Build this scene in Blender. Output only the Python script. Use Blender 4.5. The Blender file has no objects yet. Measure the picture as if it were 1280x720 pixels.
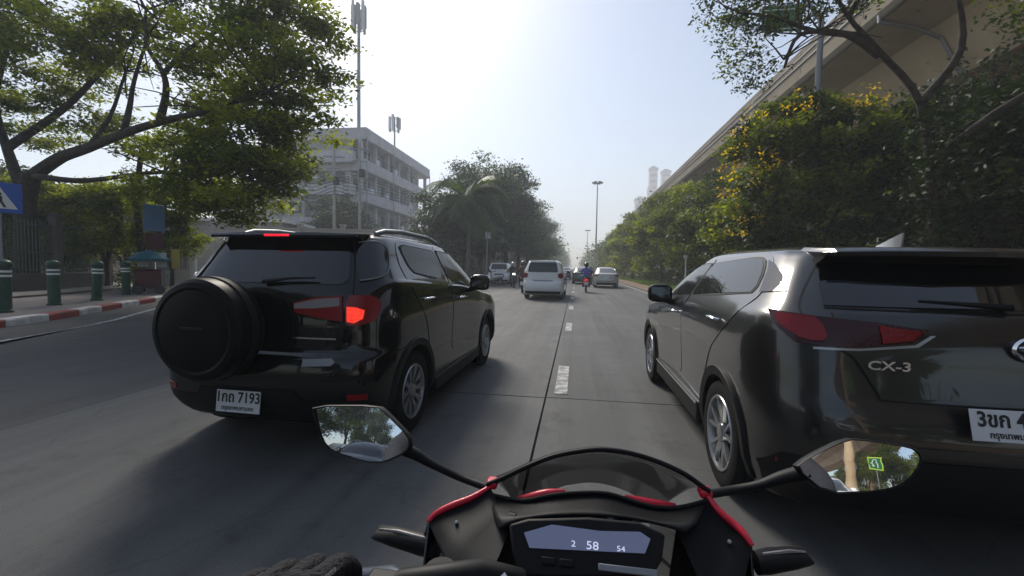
import bpy, bmesh, math, random
import numpy as np
from mathutils import Vector, Matrix
from mathutils.bvhtree import BVHTree

# ------------------------------------------------------------------ camera, world, sun, exposure
S = bpy.context.scene
COL = S.collection
PI = math.pi
rad = math.radians

cam_d = bpy.data.cameras.new('camera')
cam = bpy.data.objects.new('camera', cam_d)
COL.objects.link(cam)
cam_d.sensor_width = 36.0
cam_d.lens = 36.0*540.0/1280.0
cam_d.clip_start = 0.02
cam_d.clip_end = 6000
def set_camera(yaw, pitch, roll, h):
    a, p, r = rad(yaw), rad(pitch), rad(roll)
    F = Vector((-math.sin(a)*math.cos(p), math.cos(a)*math.cos(p), -math.sin(p)))
    R0 = Vector((math.cos(a), math.sin(a), 0))
    U0 = R0.cross(F)
    R = math.cos(r)*R0 + math.sin(r)*U0
    U = R.cross(F)
    M = Matrix((R, U, -F)).transposed().to_4x4()
    M.translation = (0, 0, h)
    cam.matrix_world = M
set_camera(8.3705, 2.7981, 1.0, 1.36)
S.camera = cam

SUN_AZ, SUN_EL = -29.0, 41.0        # degrees: azimuth from straight ahead (+Y), negative = to the left
w = bpy.data.worlds.new('World'); S.world = w; w.use_nodes = True
nt = w.node_tree; nt.nodes.clear()
sky = nt.nodes.new('ShaderNodeTexSky'); sky.sky_type = 'NISHITA'; sky.sun_disc = False
sky.sun_elevation = rad(SUN_EL); sky.sun_rotation = rad(SUN_AZ)
sky.air_density = 1.0; sky.dust_density = 1.3; sky.ozone_density = 1.5; sky.altitude = 10
bg = nt.nodes.new('ShaderNodeBackground'); bg.inputs['Strength'].default_value = 0.083
wo = nt.nodes.new('ShaderNodeOutputWorld')
nt.links.new(sky.outputs[0], bg.inputs[0]); nt.links.new(bg.outputs[0], wo.inputs[0])

sun_d = bpy.data.lights.new('sun', 'SUN'); sun_d.energy = 2.8; sun_d.angle = rad(18.0); sun_d.color = (1.0, 0.93, 0.82)
sun = bpy.data.objects.new('sun', sun_d); COL.objects.link(sun)
sv = Vector((math.sin(rad(SUN_AZ))*math.cos(rad(SUN_EL)), math.cos(rad(SUN_AZ))*math.cos(rad(SUN_EL)), math.sin(rad(SUN_EL))))
sun.rotation_euler = sv.to_track_quat('Z', 'Y').to_euler()
sun.location = (0, 0, 60)

S.view_settings.view_transform = 'Standard'
S.view_settings.look = 'None'
S.view_settings.exposure = 0.86
S.view_settings.gamma = 1.0
S.view_settings.use_curve_mapping = False
S.render.engine = 'CYCLES'
S.cycles.max_bounces = 8
S.cycles.transparent_max_bounces = 8
S.cycles.volume_bounces = 1
S.cycles.use_denoising = True

# ------------------------------------------------------------------ materials
MATS = {}
def mat(name, col, rough=0.6, metal=0.0, coat=0.0, spec=0.5, noise=None, bump=None, emit=None, col2=None, trans=0.0, ior=1.45, alpha=1.0, detail=4.0):
    """noise = (scale, low, high): col is mixed towards col2 by a noise ramp; bump = (scale, strength)"""
    m = bpy.data.materials.new(name); m.use_nodes = True
    n = m.node_tree; b = n.nodes['Principled BSDF']
    b.inputs['Base Color'].default_value = (*col, 1)
    b.inputs['Roughness'].default_value = rough
    b.inputs['Metallic'].default_value = metal
    b.inputs['Coat Weight'].default_value = coat
    b.inputs['Coat Roughness'].default_value = 0.03
    b.inputs['Specular IOR Level'].default_value = spec
    b.inputs['Transmission Weight'].default_value = trans
    b.inputs['IOR'].default_value = ior
    b.inputs['Alpha'].default_value = alpha
    if emit:
        b.inputs['Emission Color'].default_value = (*emit[0], 1); b.inputs['Emission Strength'].default_value = emit[1]
    tc = None
    if noise or bump:
        tc = n.nodes.new('ShaderNodeTexCoord')
    if noise:
        tx = n.nodes.new('ShaderNodeTexNoise'); tx.inputs['Scale'].default_value = noise[0]; tx.inputs['Detail'].default_value = detail
        n.links.new(tc.outputs['Object'], tx.inputs['Vector'])
        rp = n.nodes.new('ShaderNodeValToRGB')
        rp.color_ramp.elements[0].position = noise[1]; rp.color_ramp.elements[1].position = noise[2]
        rp.color_ramp.elements[0].color = (*col, 1); rp.color_ramp.elements[1].color = (*(col2 or col), 1)
        n.links.new(tx.outputs['Fac'], rp.inputs['Fac']); n.links.new(rp.outputs['Color'], b.inputs['Base Color'])
    if bump:
        tb = n.nodes.new('ShaderNodeTexNoise'); tb.inputs['Scale'].default_value = bump[0]; tb.inputs['Detail'].default_value = 6
        n.links.new(tc.outputs['Object'], tb.inputs['Vector'])
        bp = n.nodes.new('ShaderNodeBump'); bp.inputs['Strength'].default_value = bump[1]; bp.inputs['Distance'].default_value = 0.02
        n.links.new(tb.outputs['Fac'], bp.inputs['Height']); n.links.new(bp.outputs['Normal'], b.inputs['Normal'])
    MATS[name] = m
    return m

def leaf_mat(name, c1, c2, trans=0.4):
    m = bpy.data.materials.new(name); m.use_nodes = True
    n = m.node_tree; n.nodes.clear()
    out = n.nodes.new('ShaderNodeOutputMaterial')
    geo = n.nodes.new('ShaderNodeNewGeometry')
    rp = n.nodes.new('ShaderNodeValToRGB')
    rp.color_ramp.elements[0].color = (*c1, 1); rp.color_ramp.elements[1].color = (*c2, 1)
    n.links.new(geo.outputs['Random Per Island'], rp.inputs['Fac'])
    df = n.nodes.new('ShaderNodeBsdfPrincipled'); df.inputs['Roughness'].default_value = 0.55; df.inputs['Specular IOR Level'].default_value = 0.3
    tr = n.nodes.new('ShaderNodeBsdfTranslucent')
    mg = n.nodes.new('ShaderNodeMixRGB'); mg.blend_type = 'MULTIPLY'; mg.inputs['Fac'].default_value = 1.0
    mg.inputs['Color2'].default_value = (2.1, 2.1, 0.6, 1)
    n.links.new(rp.outputs['Color'], df.inputs['Base Color'])
    n.links.new(rp.outputs['Color'], mg.inputs['Color1']); n.links.new(mg.outputs['Color'], tr.inputs['Color'])
    mx = n.nodes.new('ShaderNodeMixShader'); mx.inputs['Fac'].default_value = trans
    n.links.new(df.outputs[0], mx.inputs[1]); n.links.new(tr.outputs[0], mx.inputs[2]); n.links.new(mx.outputs[0], out.inputs['Surface'])
    MATS[name] = m
    return m

def road_mat(name, dark, light, streak=0.35):
    m = bpy.data.materials.new(name); m.use_nodes = True
    n = m.node_tree; L = n.links; b = n.nodes['Principled BSDF']; b.inputs['Roughness'].default_value = 0.7; b.inputs['Specular IOR Level'].default_value = 0.35
    tc = n.nodes.new('ShaderNodeTexCoord')
    def noise(scale, detail, sx=1, sy=1, rough=.6):
        mp = n.nodes.new('ShaderNodeMapping'); mp.inputs['Scale'].default_value = (sx, sy, 1); L.new(tc.outputs['Object'], mp.inputs['Vector'])
        t = n.nodes.new('ShaderNodeTexNoise'); t.inputs['Scale'].default_value = scale; t.inputs['Detail'].default_value = detail; t.inputs['Roughness'].default_value = rough
        L.new(mp.outputs[0], t.inputs['Vector']); return t.outputs['Fac']
    def ramp(src, p0, p1, c0, c1):
        r = n.nodes.new('ShaderNodeValToRGB'); e = r.color_ramp.elements; e[0].position = p0; e[1].position = p1; e[0].color = (c0,c0,c0,1); e[1].color = (c1,c1,c1,1); L.new(src, r.inputs['Fac']); return r.outputs['Color']
    def mul(a, c):
        x = n.nodes.new('ShaderNodeMixRGB'); x.blend_type = 'MULTIPLY'; x.inputs['Fac'].default_value = 1; L.new(a, x.inputs['Color1']); L.new(c, x.inputs['Color2']); return x.outputs['Color']
    base = n.nodes.new('ShaderNodeValToRGB'); base.color_ramp.elements[0].position = .3; base.color_ramp.elements[1].position = .72
    base.color_ramp.elements[0].color = (*dark,1); base.color_ramp.elements[1].color = (*light,1); L.new(noise(.45,7), base.inputs['Fac'])
    c = base.outputs['Color']
    c = mul(c, ramp(noise(1.0,5,2.6,.07), .38, .62, 1-streak, 1.0))          # tyre-polished, oil-dripped lanes
    c = mul(c, ramp(noise(2.2,6,1,1,.7), .30, .46, .62, 1.0))               # oil and damp stains
    c = mul(c, ramp(noise(140,3), .3, .7, .72, 1.18))                       # aggregate
    cr_ = n.nodes.new('ShaderNodeTexVoronoi'); cr_.feature = 'DISTANCE_TO_EDGE'; cr_.inputs['Scale'].default_value = .55
    wv = n.nodes.new('ShaderNodeMixRGB'); wv.blend_type = 'ADD'; wv.inputs['Fac'].default_value = .35
    nz = n.nodes.new('ShaderNodeTexNoise'); nz.inputs['Scale'].default_value = 2.5; nz.inputs['Detail'].default_value = 6; L.new(tc.outputs['Object'], nz.inputs['Vector'])
    L.new(tc.outputs['Object'], wv.inputs['Color1']); L.new(nz.outputs['Color'], wv.inputs['Color2']); L.new(wv.outputs['Color'], cr_.inputs['Vector'])
    c = mul(c, ramp(cr_.outputs['Distance'], .001, .005, .74, 1.0))         # hairline cracks
    L.new(c, b.inputs['Base Color'])
    bp = n.nodes.new('ShaderNodeBump'); bp.inputs['Strength'].default_value = .35; bp.inputs['Distance'].default_value = .01; L.new(noise(160,4), bp.inputs['Height']); L.new(bp.outputs['Normal'], b.inputs['Normal'])
    MATS[name] = m
    return m

# ------------------------------------------------------------------ mesh helpers
class MB:
    def __init__(self): self.v = []; self.f = []; self.mi = []
    def add(self, vs, fs, mi=0):
        o = len(self.v); self.v += [tuple(map(float, p)) for p in vs]
        self.f += [tuple(i+o for i in f) for f in fs]; self.mi += [mi]*len(fs)
        return self
    def box(self, c, s, rz=0.0, mi=0, rx=0.0, ry=0.0):
        hx, hy, hz = s[0]/2, s[1]/2, s[2]/2
        M = Matrix.Rotation(rz, 3, 'Z') @ Matrix.Rotation(ry, 3, 'Y') @ Matrix.Rotation(rx, 3, 'X')
        vs = [M @ Vector((x, y, z)) + Vector(c) for x in (-hx, hx) for y in (-hy, hy) for z in (-hz, hz)]
        return self.add(vs, [(0,1,3,2),(4,6,7,5),(0,4,5,1),(2,3,7,6),(0,2,6,4),(1,5,7,3)], mi)
    def loft(self, rings, closed=True, caps=True, mi=0):
        n = len(rings[0]); vs = [p for r in rings for p in r]; fs = []
        for i in range(len(rings)-1):
            for j in range(n if closed else n-1):
                k = (j+1) % n
                fs.append((i*n+j, i*n+k, (i+1)*n+k, (i+1)*n+j))
        if caps and closed:
            fs.append(tuple(range(n-1, -1, -1))); fs.append(tuple((len(rings)-1)*n+j for j in range(n)))
        return self.add(vs, fs, mi)
    def tube(self, pts, radii, n=8, caps=True, mi=0, squash=1.0):
        pts = [Vector(p) for p in pts]
        if not hasattr(radii, '__len__'): radii = [radii]*len(pts)
        rings = []; up = None
        for i, p in enumerate(pts):
            t = (pts[min(i+1, len(pts)-1)] - pts[max(i-1, 0)]).normalized()
            if up is None:
                up = Vector((0,0,1)) if abs(t.z) < 0.9 else Vector((1,0,0))
            u = (up - t*up.dot(t)).normalized(); v = t.cross(u); up = u
            rings.append([p + radii[i]*(math.cos(2*PI*k/n)*v + squash*math.sin(2*PI*k/n)*u) for k in range(n)])
        return self.loft(rings, True, caps, mi)
    def lathe(self, prof, o=(0,0,0), axis=(0,0,1), n=24, closed=False, mi=0, caps=False):
        ax = Vector(axis).normalized()
        u = ax.orthogonal().normalized(); v = ax.cross(u); o = Vector(o)
        rings = [[o + ax*h + r*(math.cos(2*PI*k/n)*u + math.sin(2*PI*k/n)*v) for k in range(n)] for r, h in prof]
        if closed: rings.append(rings[0])
        return self.loft(rings, True, caps, mi)
    def prism(self, poly, o, u, v, depth, mi=0):
        """poly in (a, b), placed at o + a*u + b*v, pushed along u x v by depth"""
        o, u, v = Vector(o), Vector(u), Vector(v); w_ = u.cross(v).normalized()*depth
        n = len(poly); vs = [o + u*a + v*b for a, b in poly]; vs += [p + w_ for p in vs]
        fs = [tuple(range(n-1, -1, -1)), tuple(range(n, 2*n))] + [(i, (i+1) % n, n+(i+1) % n, n+i) for i in range(n)]
        return self.add(vs, fs, mi)
    def build(self, name, material, parent=None, smooth=None, bevel=0.0, loc=None, recalc=True):
        me = bpy.data.meshes.new(name); me.from_pydata(self.v, [], self.f)
        mats = material if isinstance(material, (list, tuple)) else [material]
        for m in mats: me.materials.append(m)
        if len(mats) > 1: me.polygons.foreach_set('material_index', self.mi)
        if recalc:
            bm = bmesh.new(); bm.from_mesh(me); bmesh.ops.recalc_face_normals(bm, faces=bm.faces); bm.to_mesh(me); bm.free()
        if smooth is not None:
            me.shade_smooth(); me.set_sharp_from_angle(angle=rad(smooth))
        me.update()
        o = bpy.data.objects.new(name, me); COL.objects.link(o)
        if parent: o.parent = parent
        if loc: o.location = loc
        if bevel:
            bv = o.modifiers.new('bevel', 'BEVEL'); bv.width = bevel; bv.segments = 2; bv.limit_method = 'ANGLE'; bv.angle_limit = rad(40)
            if smooth is None: me.shade_smooth(); me.set_sharp_from_angle(angle=rad(40))
        return o

def tag(o, label, cat, group=None):
    o['label'] = label; o['category'] = cat
    if group: o['group'] = group
    return o
def thing(name, label, cat, loc=(0,0,0), rz=0.0, group=None):
    o = bpy.data.objects.new(name, None); o.empty_display_size = 0.2; COL.objects.link(o)
    o.location = loc; o.rotation_euler = (0, 0, rz)
    return tag(o, label, cat, group)
def empty(name, parent, loc=(0,0,0)):
    o = bpy.data.objects.new(name, None); COL.objects.link(o); o.parent = parent; o.location = loc
    return o
def structure(o): o['kind'] = 'structure'; return o
def stuff(o): o['kind'] = 'stuff'; return o
def dup(root, loc=None, rz=None, label=None, scale=None):
    r = root.copy(); COL.objects.link(r)
    if loc: r.location = loc
    if rz is not None: r.rotation_euler = (0, 0, rz)
    if scale: r.scale = scale
    if label: r['label'] = label
    for ch in root.children:
        c = ch.copy(); COL.objects.link(c); c.parent = r
        for g in ch.children:
            d = g.copy(); COL.objects.link(d); d.parent = c
    return r
def recolour(root, part, material, slot=0):
    for c in root.children:
        if c.name.split('.')[0] == part:
            c.material_slots[slot].link = 'OBJECT'; c.material_slots[slot].material = material
        for g in c.children:
            if g.name.split('.')[0] == part:
                g.material_slots[slot].link = 'OBJECT'; g.material_slots[slot].material = material

def text_mesh(name, s, size, material, parent, M, depth=0.001, sx=1.0, bold=0.0):
    """flat lettering centred on its origin, reading along local x, up local y, placed by matrix M"""
    cu = bpy.data.curves.new(name, 'FONT'); cu.body = s; cu.size = size; cu.align_x = 'CENTER'; cu.align_y = 'CENTER'
    cu.extrude = depth; cu.offset = bold; cu.resolution_u = 3
    t = bpy.data.objects.new(name, cu); COL.objects.link(t)
    dg = bpy.context.evaluated_depsgraph_get()
    me = bpy.data.meshes.new_from_object(t.evaluated_get(dg)); me.name = name
    bpy.data.objects.remove(t)
    me.transform(Matrix.Diagonal((sx, 1, 1, 1))); me.transform(M)
    me.materials.clear(); me.materials.append(material)
    o = bpy.data.objects.new(name, me); COL.objects.link(o); o.parent = parent
    return o
def frame(o, x, y):
    x = Vector(x).normalized(); y = Vector(y); y = (y - x*x.dot(y)).normalized(); z = x.cross(y)
    M = Matrix((x, y, z)).transposed().to_4x4(); M.translation = Vector(o)
    return M

def applied(o):
    """the object's mesh with its modifiers applied"""
    dg = bpy.context.evaluated_depsgraph_get(); dg.update()
    me = bpy.data.meshes.new_from_object(o.evaluated_get(dg))
    o.modifiers.clear(); old = o.data; o.data = me; bpy.data.meshes.remove(old)
    return o
# ------------------------------------------------------------------ the palette
road_mat('concrete_road', (0.074,0.076,0.077), (0.122,0.123,0.121))
road_mat('asphalt', (0.042,0.043,0.044), (0.066,0.067,0.068), .25)
mat('joint_tar', (0.012,0.012,0.012), 0.7)
mat('soil', (0.16,0.105,0.06), 0.95, noise=(1.5,0.3,0.7), col2=(0.25,0.17,0.10), bump=(20,0.5))
mat('turf', (0.05,0.10,0.02), 0.9, noise=(3,0.3,0.7), col2=(0.09,0.15,0.03))
mat('line_white', (0.46,0.46,0.44), 0.7, noise=(9,0.40,0.58), col2=(0.20,0.20,0.195), detail=8)
mat('kerb_white', (0.60,0.59,0.56), 0.7, noise=(5,0.4,0.7), col2=(0.34,0.33,0.31), bump=(30,0.2))
mat('kerb_red', (0.33,0.045,0.035), 0.7, noise=(5,0.4,0.7), col2=(0.18,0.05,0.04), bump=(30,0.2))
mat('paving', (0.15,0.125,0.115), 0.85, noise=(0.9,0.3,0.7), col2=(0.22,0.19,0.17), bump=(40,0.3))
mat('dark_paving', (0.09,0.08,0.072), 0.85, noise=(0.9,0.3,0.7), col2=(0.14,0.12,0.105), bump=(40,0.3))
mat('flyover_concrete', (0.135,0.108,0.070), 0.85, noise=(0.35,0.3,0.7), col2=(0.23,0.195,0.145), bump=(8,0.3), detail=9)
mat('girder_concrete', (0.40,0.29,0.17), 0.85, noise=(0.5,0.3,0.7), col2=(0.58,0.44,0.28), bump=(8,0.2), detail=10)  # peach base colour holds the warm sunlight on the girder side
mat('wall_lavender', (0.50,0.485,0.50), 0.85, noise=(0.9,0.35,0.75), col2=(0.36,0.35,0.365), detail=9)
mat('wall_grey', (0.38,0.385,0.39), 0.85, noise=(0.9,0.35,0.75), col2=(0.27,0.275,0.28), detail=9)
mat('wall_beige', (0.55,0.49,0.43), 0.85, noise=(0.6,0.3,0.7), col2=(0.45,0.40,0.35))
mat('window_glass', (0.04,0.05,0.055), 0.12, spec=0.6)
mat('frame_grey', (0.30,0.30,0.30), 0.5)
mat('far_tower', (0.30,0.27,0.30), 0.8)
mat('metal_grey', (0.25,0.26,0.27), 0.45, metal=0.6)
mat('metal_dark', (0.05,0.052,0.055), 0.5, metal=0.3)
mat('bollard_green', (0.010,0.060,0.032), 0.45, noise=(9,0.50,0.66), col2=(0.05,0.058,0.045), detail=8)
mat('band_white', (0.70,0.71,0.68), 0.5)
mat('fence_green', (0.07,0.10,0.07), 0.6, noise=(4,0.35,0.7), col2=(0.11,0.12,0.10))
mat('plinth', (0.10,0.095,0.085), 0.9, noise=(1.2,0.3,0.7), col2=(0.16,0.15,0.13), bump=(15,0.3))
mat('sign_blue', (0.01,0.09,0.42), 0.35)
mat('board_blue', (0.10,0.19,0.33), 0.4)
mat('sign_green', (0.02,0.16,0.07), 0.4)
mat('sign_lime', (0.45,0.62,0.08), 0.4)
mat('sign_black', (0.01,0.01,0.01), 0.5)
mat('umbrella_teal', (0.015,0.11,0.15), 0.8)
mat('cart_maroon', (0.09,0.025,0.025), 0.6)
mat('banner_yellow', (0.45,0.38,0.08), 0.6)
mat('paper_white', (0.62,0.63,0.64), 0.6)
mat('cloth_pink', (0.60,0.22,0.20), 0.8)
mat('barrier_pale', (0.42,0.39,0.35), 0.85, noise=(2,0.3,0.7), col2=(0.30,0.28,0.25))
mat('bark', (0.020,0.015,0.011), 0.95, noise=(7,0.3,0.7), col2=(0.065,0.052,0.04), bump=(16,1.0), detail=8)
mat('bark_pale', (0.16,0.14,0.12), 0.9, noise=(3,0.3,0.7), col2=(0.10,0.09,0.075), bump=(12,0.5))
leaf_mat('leaf_rain', (0.034,0.055,0.008), (0.115,0.140,0.018), 0.55)
leaf_mat('leaf_lime', (0.12,0.15,0.012), (0.22,0.24,0.025), 0.55)
leaf_mat('leaf_mid', (0.038,0.062,0.010), (0.125,0.155,0.020), 0.45)
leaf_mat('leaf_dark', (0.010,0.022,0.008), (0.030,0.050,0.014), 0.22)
leaf_mat('leaf_blue', (0.020,0.035,0.020), (0.050,0.072,0.040), 0.25)
leaf_mat('leaf_far', (0.030,0.055,0.020), (0.070,0.105,0.034), 0.30)
leaf_mat('flower_yellow', (0.45,0.30,0.01), (0.70,0.48,0.02), 0.4)
leaf_mat('palm_leaf', (0.022,0.045,0.012), (0.060,0.100,0.026), 0.25)
leaf_mat('grass_blade', (0.05,0.10,0.015), (0.12,0.18,0.03), 0.35)

# ------------------------------------------------------------------ the ground
def sheet(name, pts, z, material, parent=None, thick=None):
    b = MB()
    if thick:
        b.prism([(p[0], p[1]) for p in pts], (0,0,z-thick), (1,0,0), (0,1,0), thick)
    else:
        b.add([(x, y, z) for x, y in pts], [tuple(range(len(pts)))])
    o = b.build(name, material, parent)
    return o
structure(sheet('ground', [(-412,-244),(412,-244),(412,1044),(-412,1044)], -0.08, MATS['soil']))
structure(sheet('asphalt_road', [(-70,-70),(-4.46,-70),(-4.46,420),(-70,420)], -0.004, MATS['asphalt']))
road = structure(sheet('road', [(-4.46,-70),(4.3,-70),(4.3,900),(-4.46,900)], -0.03, MATS['joint_tar']))
rng = random.Random(3)
def slab(x0, x1, y0, y1):
    b = MB(); b.box(((x0+x1)/2, (y0+y1)/2, -0.012), (x1-x0, y1-y0, 0.024+rng.uniform(-0.002,0.002)))
    b.build('road_slab', MATS['concrete_road'], road)
for k in range(-5, 13):
    y0 = 4.46 + 9.0*k
    slab(-4.45, -0.292, y0+0.008, y0+8.992); slab(-0.272, 4.2, y0+0.008+0.02, y0+8.992+0.02)
slab(-4.45, -0.292, 121.5, 900); slab(-0.272, 4.2, 121.5, 900)
marks = bpy.data.objects.new('road_markings', None); COL.objects.link(marks); structure(marks)
def mark(pts, name='painted_line', z=0.006):
    n = len(pts)//2
    b = MB(); b.add([(x, y, z) for x, y in pts] + [(x, y, z-0.004) for x, y in pts], [tuple(range(len(pts)))] + [(i, (i+1) % len(pts), len(pts)+(i+1) % len(pts), len(pts)+i) for i in range(len(pts))])
    b.build(name, MATS['line_white'], marks)
for y0, y1 in [(4.62,5.95),(9.3,10.7),(14.2,15.5),(19,20.3),(24,25.3),(29,30.3),(34,35.3),(39,40.3),(44,45.3),(49,50.3),(-.4,.9),(-5,-3.7)]:
    mark([(-0.2,y0),(-0.06,y0),(-0.06,y1),(-0.2,y1)], 'lane_dash')
edge = [(-8.9,-30),(-8.9,2.5),(-9.05,4.4),(-9.25,5.69),(-9.58,6.75),(-10.25,8.2),(-11.63,10.4),(-13.2,13.2),(-15.2,17.4),(-17.2,22.5)]
def offset_line(pl, d):
    out = []
    for i, p in enumerate(pl):
        a = Vector(pl[max(i-1,0)]); c = Vector(pl[min(i+1,len(pl)-1)]); t = (c-a).normalized()
        out.append((p[0]-t.y*d, p[1]+t.x*d))
    return out
def smooth_line(pl, n=4):
    P = [Vector(p) for p in pl]; out = []
    for i in range(len(P)-1):
        a, b, c, d = P[max(i-1,0)], P[i], P[i+1], P[min(i+2,len(P)-1)]
        for k in range(n):
            t = k/n
            out.append(tuple(0.5*((2*b)+(c-a)*t+(2*a-5*b+4*c-d)*t*t+(3*b-a-3*c+d)*t**3)))
    out.append(tuple(P[-1])); return out
el = smooth_line(edge)
mark(offset_line(el, 0.06) + offset_line(el, -0.06)[::-1], 'edge_line')
mark([(-6.2,38),(-6.08,38),(-6.08,400),(-6.2,400)], 'edge_line')
mark([(3.98,-40),(4.10,-40),(4.10,260),(3.98,260)], 'edge_line')

# pavements and kerbs
k1 = smooth_line([(-10.3,-40),(-10.3,-20),(-10.3,0),(-10.4,3),(-10.7,5.2),(-11.1,6.84),(-11.6,8.2),(-12.6,10.1),(-13.7,12.3),(-14.6,14.1),(-16.5,18),(-18.5,23),(-21,30),(-26,42)])
structure(sheet('pavement', k1 + [(-70,42),(-70,-40)], 0.14, MATS['paving'], thick=0.15))
k2 = smooth_line([(-6.9,420),(-6.9,200),(-6.9,60),(-6.9,44),(-7.3,38.5),(-9,36),(-12,35.6),(-15,38),(-18,43),(-21,50)])
structure(sheet('pavement', k2[::-1] + [(-6.9-60,420),(-70,50)] if False else k2 + [(-70,50),(-70,420)], 0.14, MATS['paving'], thick=0.15))
def kerb(path, step, label_first=0, limit=120):
    root = bpy.data.objects.new('kerb', None); COL.objects.link(root); structure(root)
    P = [Vector(p) for p in path]; L = [0]
    for i in range(1, len(P)): L.append(L[-1] + (P[i]-P[i-1]).length)
    def at(s):
        s = max(0, min(L[-1], s))
        for i in range(1, len(P)):
            if s <= L[i] or i == len(P)-1:
                f = (s-L[i-1])/max(1e-6, L[i]-L[i-1]); return P[i-1].lerp(P[i], f)
    s = 0; k = label_first
    while s < L[-1]-0.3 and k < limit:
        a, b = at(s+0.008), at(min(L[-1], s+step-0.008)); t = (b-a).normalized(); nrm = Vector((-t.y, t.x))
        m = MB(); q = [a-nrm*0.02, b-nrm*0.02, b+nrm*0.22, a+nrm*0.22]; zt = 0.152+rng.uniform(-.004,.004)
        top = [a+nrm*0.015, b+nrm*0.015, b+nrm*0.22, a+nrm*0.22]
        m.add([(p.x,p.y,-0.03) for p in q]+[(q[0].x,q[0].y,zt-0.03),(q[1].x,q[1].y,zt-0.03)]+[(p.x,p.y,zt) for p in top],
              [(0,1,5,4),(4,5,7,6),(6,7,8,9),(3,2,8,9)[::-1],(0,4,6,9,3),(1,2,8,7,5)])
        m.build('kerb_stone', MATS['kerb_white'] if k % 2 else MATS['kerb_red'], root)
        s += step; k += 1
    return root
kerb(k1[12:], 1.0, 1)
kerb(k2[::-1][3:], 2.0, 0)
# right verge
structure(sheet('verge', [(4.32,-70),(60,-70),(60,900),(4.32,900)], 0.10, MATS['soil'], thick=0.12))
vk = bpy.data.objects.new('kerb', None); COL.objects.link(vk); structure(vk)
for k in range(-10, 60):
    m = MB(); m.box((4.26, k*2.0+1.0, 0.055), (0.16, 1.985, 0.15)); m.build('kerb_stone', MATS['paving'], vk)
m = MB(); m.box((4.26, 510, 0.055), (0.16, 778, 0.15)); m.build('kerb_stone', MATS['paving'], vk)
structure(sheet('lawn', [(5.6,12),(11,12),(11,150),(5.6,150)], 0.112, MATS['turf']))
def grass(name, x0, x1, y0, y1, n, hgt, seed, z=0.1):
    r = np.random.default_rng(seed)
    x = r.uniform(x0,x1,n); y = y0 + (y1-y0)*r.uniform(0,1,n)**1.5; a = r.uniform(0,2*PI,n); h = hgt*r.uniform(.5,1.2,n); w_ = 0.03*r.uniform(.7,1.6,n)
    V = np.zeros((n,3,3)); V[:,0] = np.c_[x-np.cos(a)*w_, y-np.sin(a)*w_, np.full(n,z)]; V[:,1] = np.c_[x+np.cos(a)*w_, y+np.sin(a)*w_, np.full(n,z)]
    V[:,2] = np.c_[x+r.normal(0,.06,n), y+r.normal(0,.06,n), z+h]
    me = bpy.data.meshes.new(name); me.from_pydata(V.reshape(-1,3).tolist(), [], np.arange(3*n).reshape(-1,3).tolist()); me.materials.append(MATS['grass_blade'])
    o = bpy.data.objects.new(name, me); COL.objects.link(o)
    o['label'] = 'short green grass growing on the verge beside the right lane'; stuff(o)
grass('grass', 5.5, 11, 12, 90, 26000, 0.14, 5)

# ------------------------------------------------------------------ foliage
def leaves(name, blobs, n, size, material, seed=0, clumps=14, spread=0.30, flat=0.6, parent=None, mats=None, frac2=0.0):
    """blobs = (x, y, z, rx, ry, rz); leaf sprays gathered in clumps through each blob"""
    r = np.random.default_rng(seed)
    B = np.array(blobs, float); vol = (B[:,3]*B[:,4]*B[:,5])**(2/3); cnt = np.maximum(3, (n*vol/vol.sum())).astype(int)
    C = []; idx2 = []
    for b, c in zip(B, cnt):
        k = clumps
        d = r.normal(size=(k,3)); d /= np.linalg.norm(d,axis=1)[:,None]
        cc = d*(r.uniform(0.35,1.0,k)**0.5)[:,None]
        own = r.integers(0,k,c); tone = r.uniform(0,1,k) < frac2
        p = cc[own] + r.normal(0,spread,(c,3))*np.array([1,1,.75])
        C.append(b[:3] + p*b[3:]); idx2.append(tone[own])
    C = np.concatenate(C); I2 = np.concatenate(idx2); N = len(C)
    nrm = r.normal(size=(N,3)); nrm[:,2] = np.abs(nrm[:,2]) + flat; nrm /= np.linalg.norm(nrm,axis=1)[:,None]
    t = r.normal(size=(N,3)); t -= nrm*(t*nrm).sum(1)[:,None]; t /= np.linalg.norm(t,axis=1)[:,None]
    s = np.cross(nrm,t); L = size*r.uniform(.6,1.35,N)[:,None]; W = L*r.uniform(.34,.55,N)[:,None]
    V = np.stack([C-t*L*.5, C+s*W*.5+nrm*W*.12, C+t*L*.5, C-s*W*.5+nrm*W*.12],1)
    me = bpy.data.meshes.new(name)
    me.vertices.add(4*N); me.vertices.foreach_set('co', V.reshape(-1).astype(np.float32))
    me.loops.add(4*N); me.loops.foreach_set('vertex_index', np.arange(4*N,dtype=np.int32))
    me.polygons.add(N); me.polygons.foreach_set('loop_start', np.arange(0,4*N,4,dtype=np.int32))
    try: me.polygons.foreach_set('loop_total', np.full(N,4,dtype=np.int32))
    except Exception: pass
    me.materials.append(material)
    if mats: me.materials.append(mats); me.polygons.foreach_set('material_index', I2.astype(np.int32))
    me.update(calc_edges=True); me.validate()
    o = bpy.data.objects.new(name, me); COL.objects.link(o)
    if parent: o.parent = parent
    return o
def limbs(b, paths, n=7):
    for pts, r0, r1 in paths:
        P = smooth_line(pts, 4) if len(pts) > 2 else pts
        m = len(P); b.tube([tuple(p) for p in P], [r0+(r1-r0)*(i/(m-1))**0.8 for i in range(m)], n)
    return b
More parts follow.
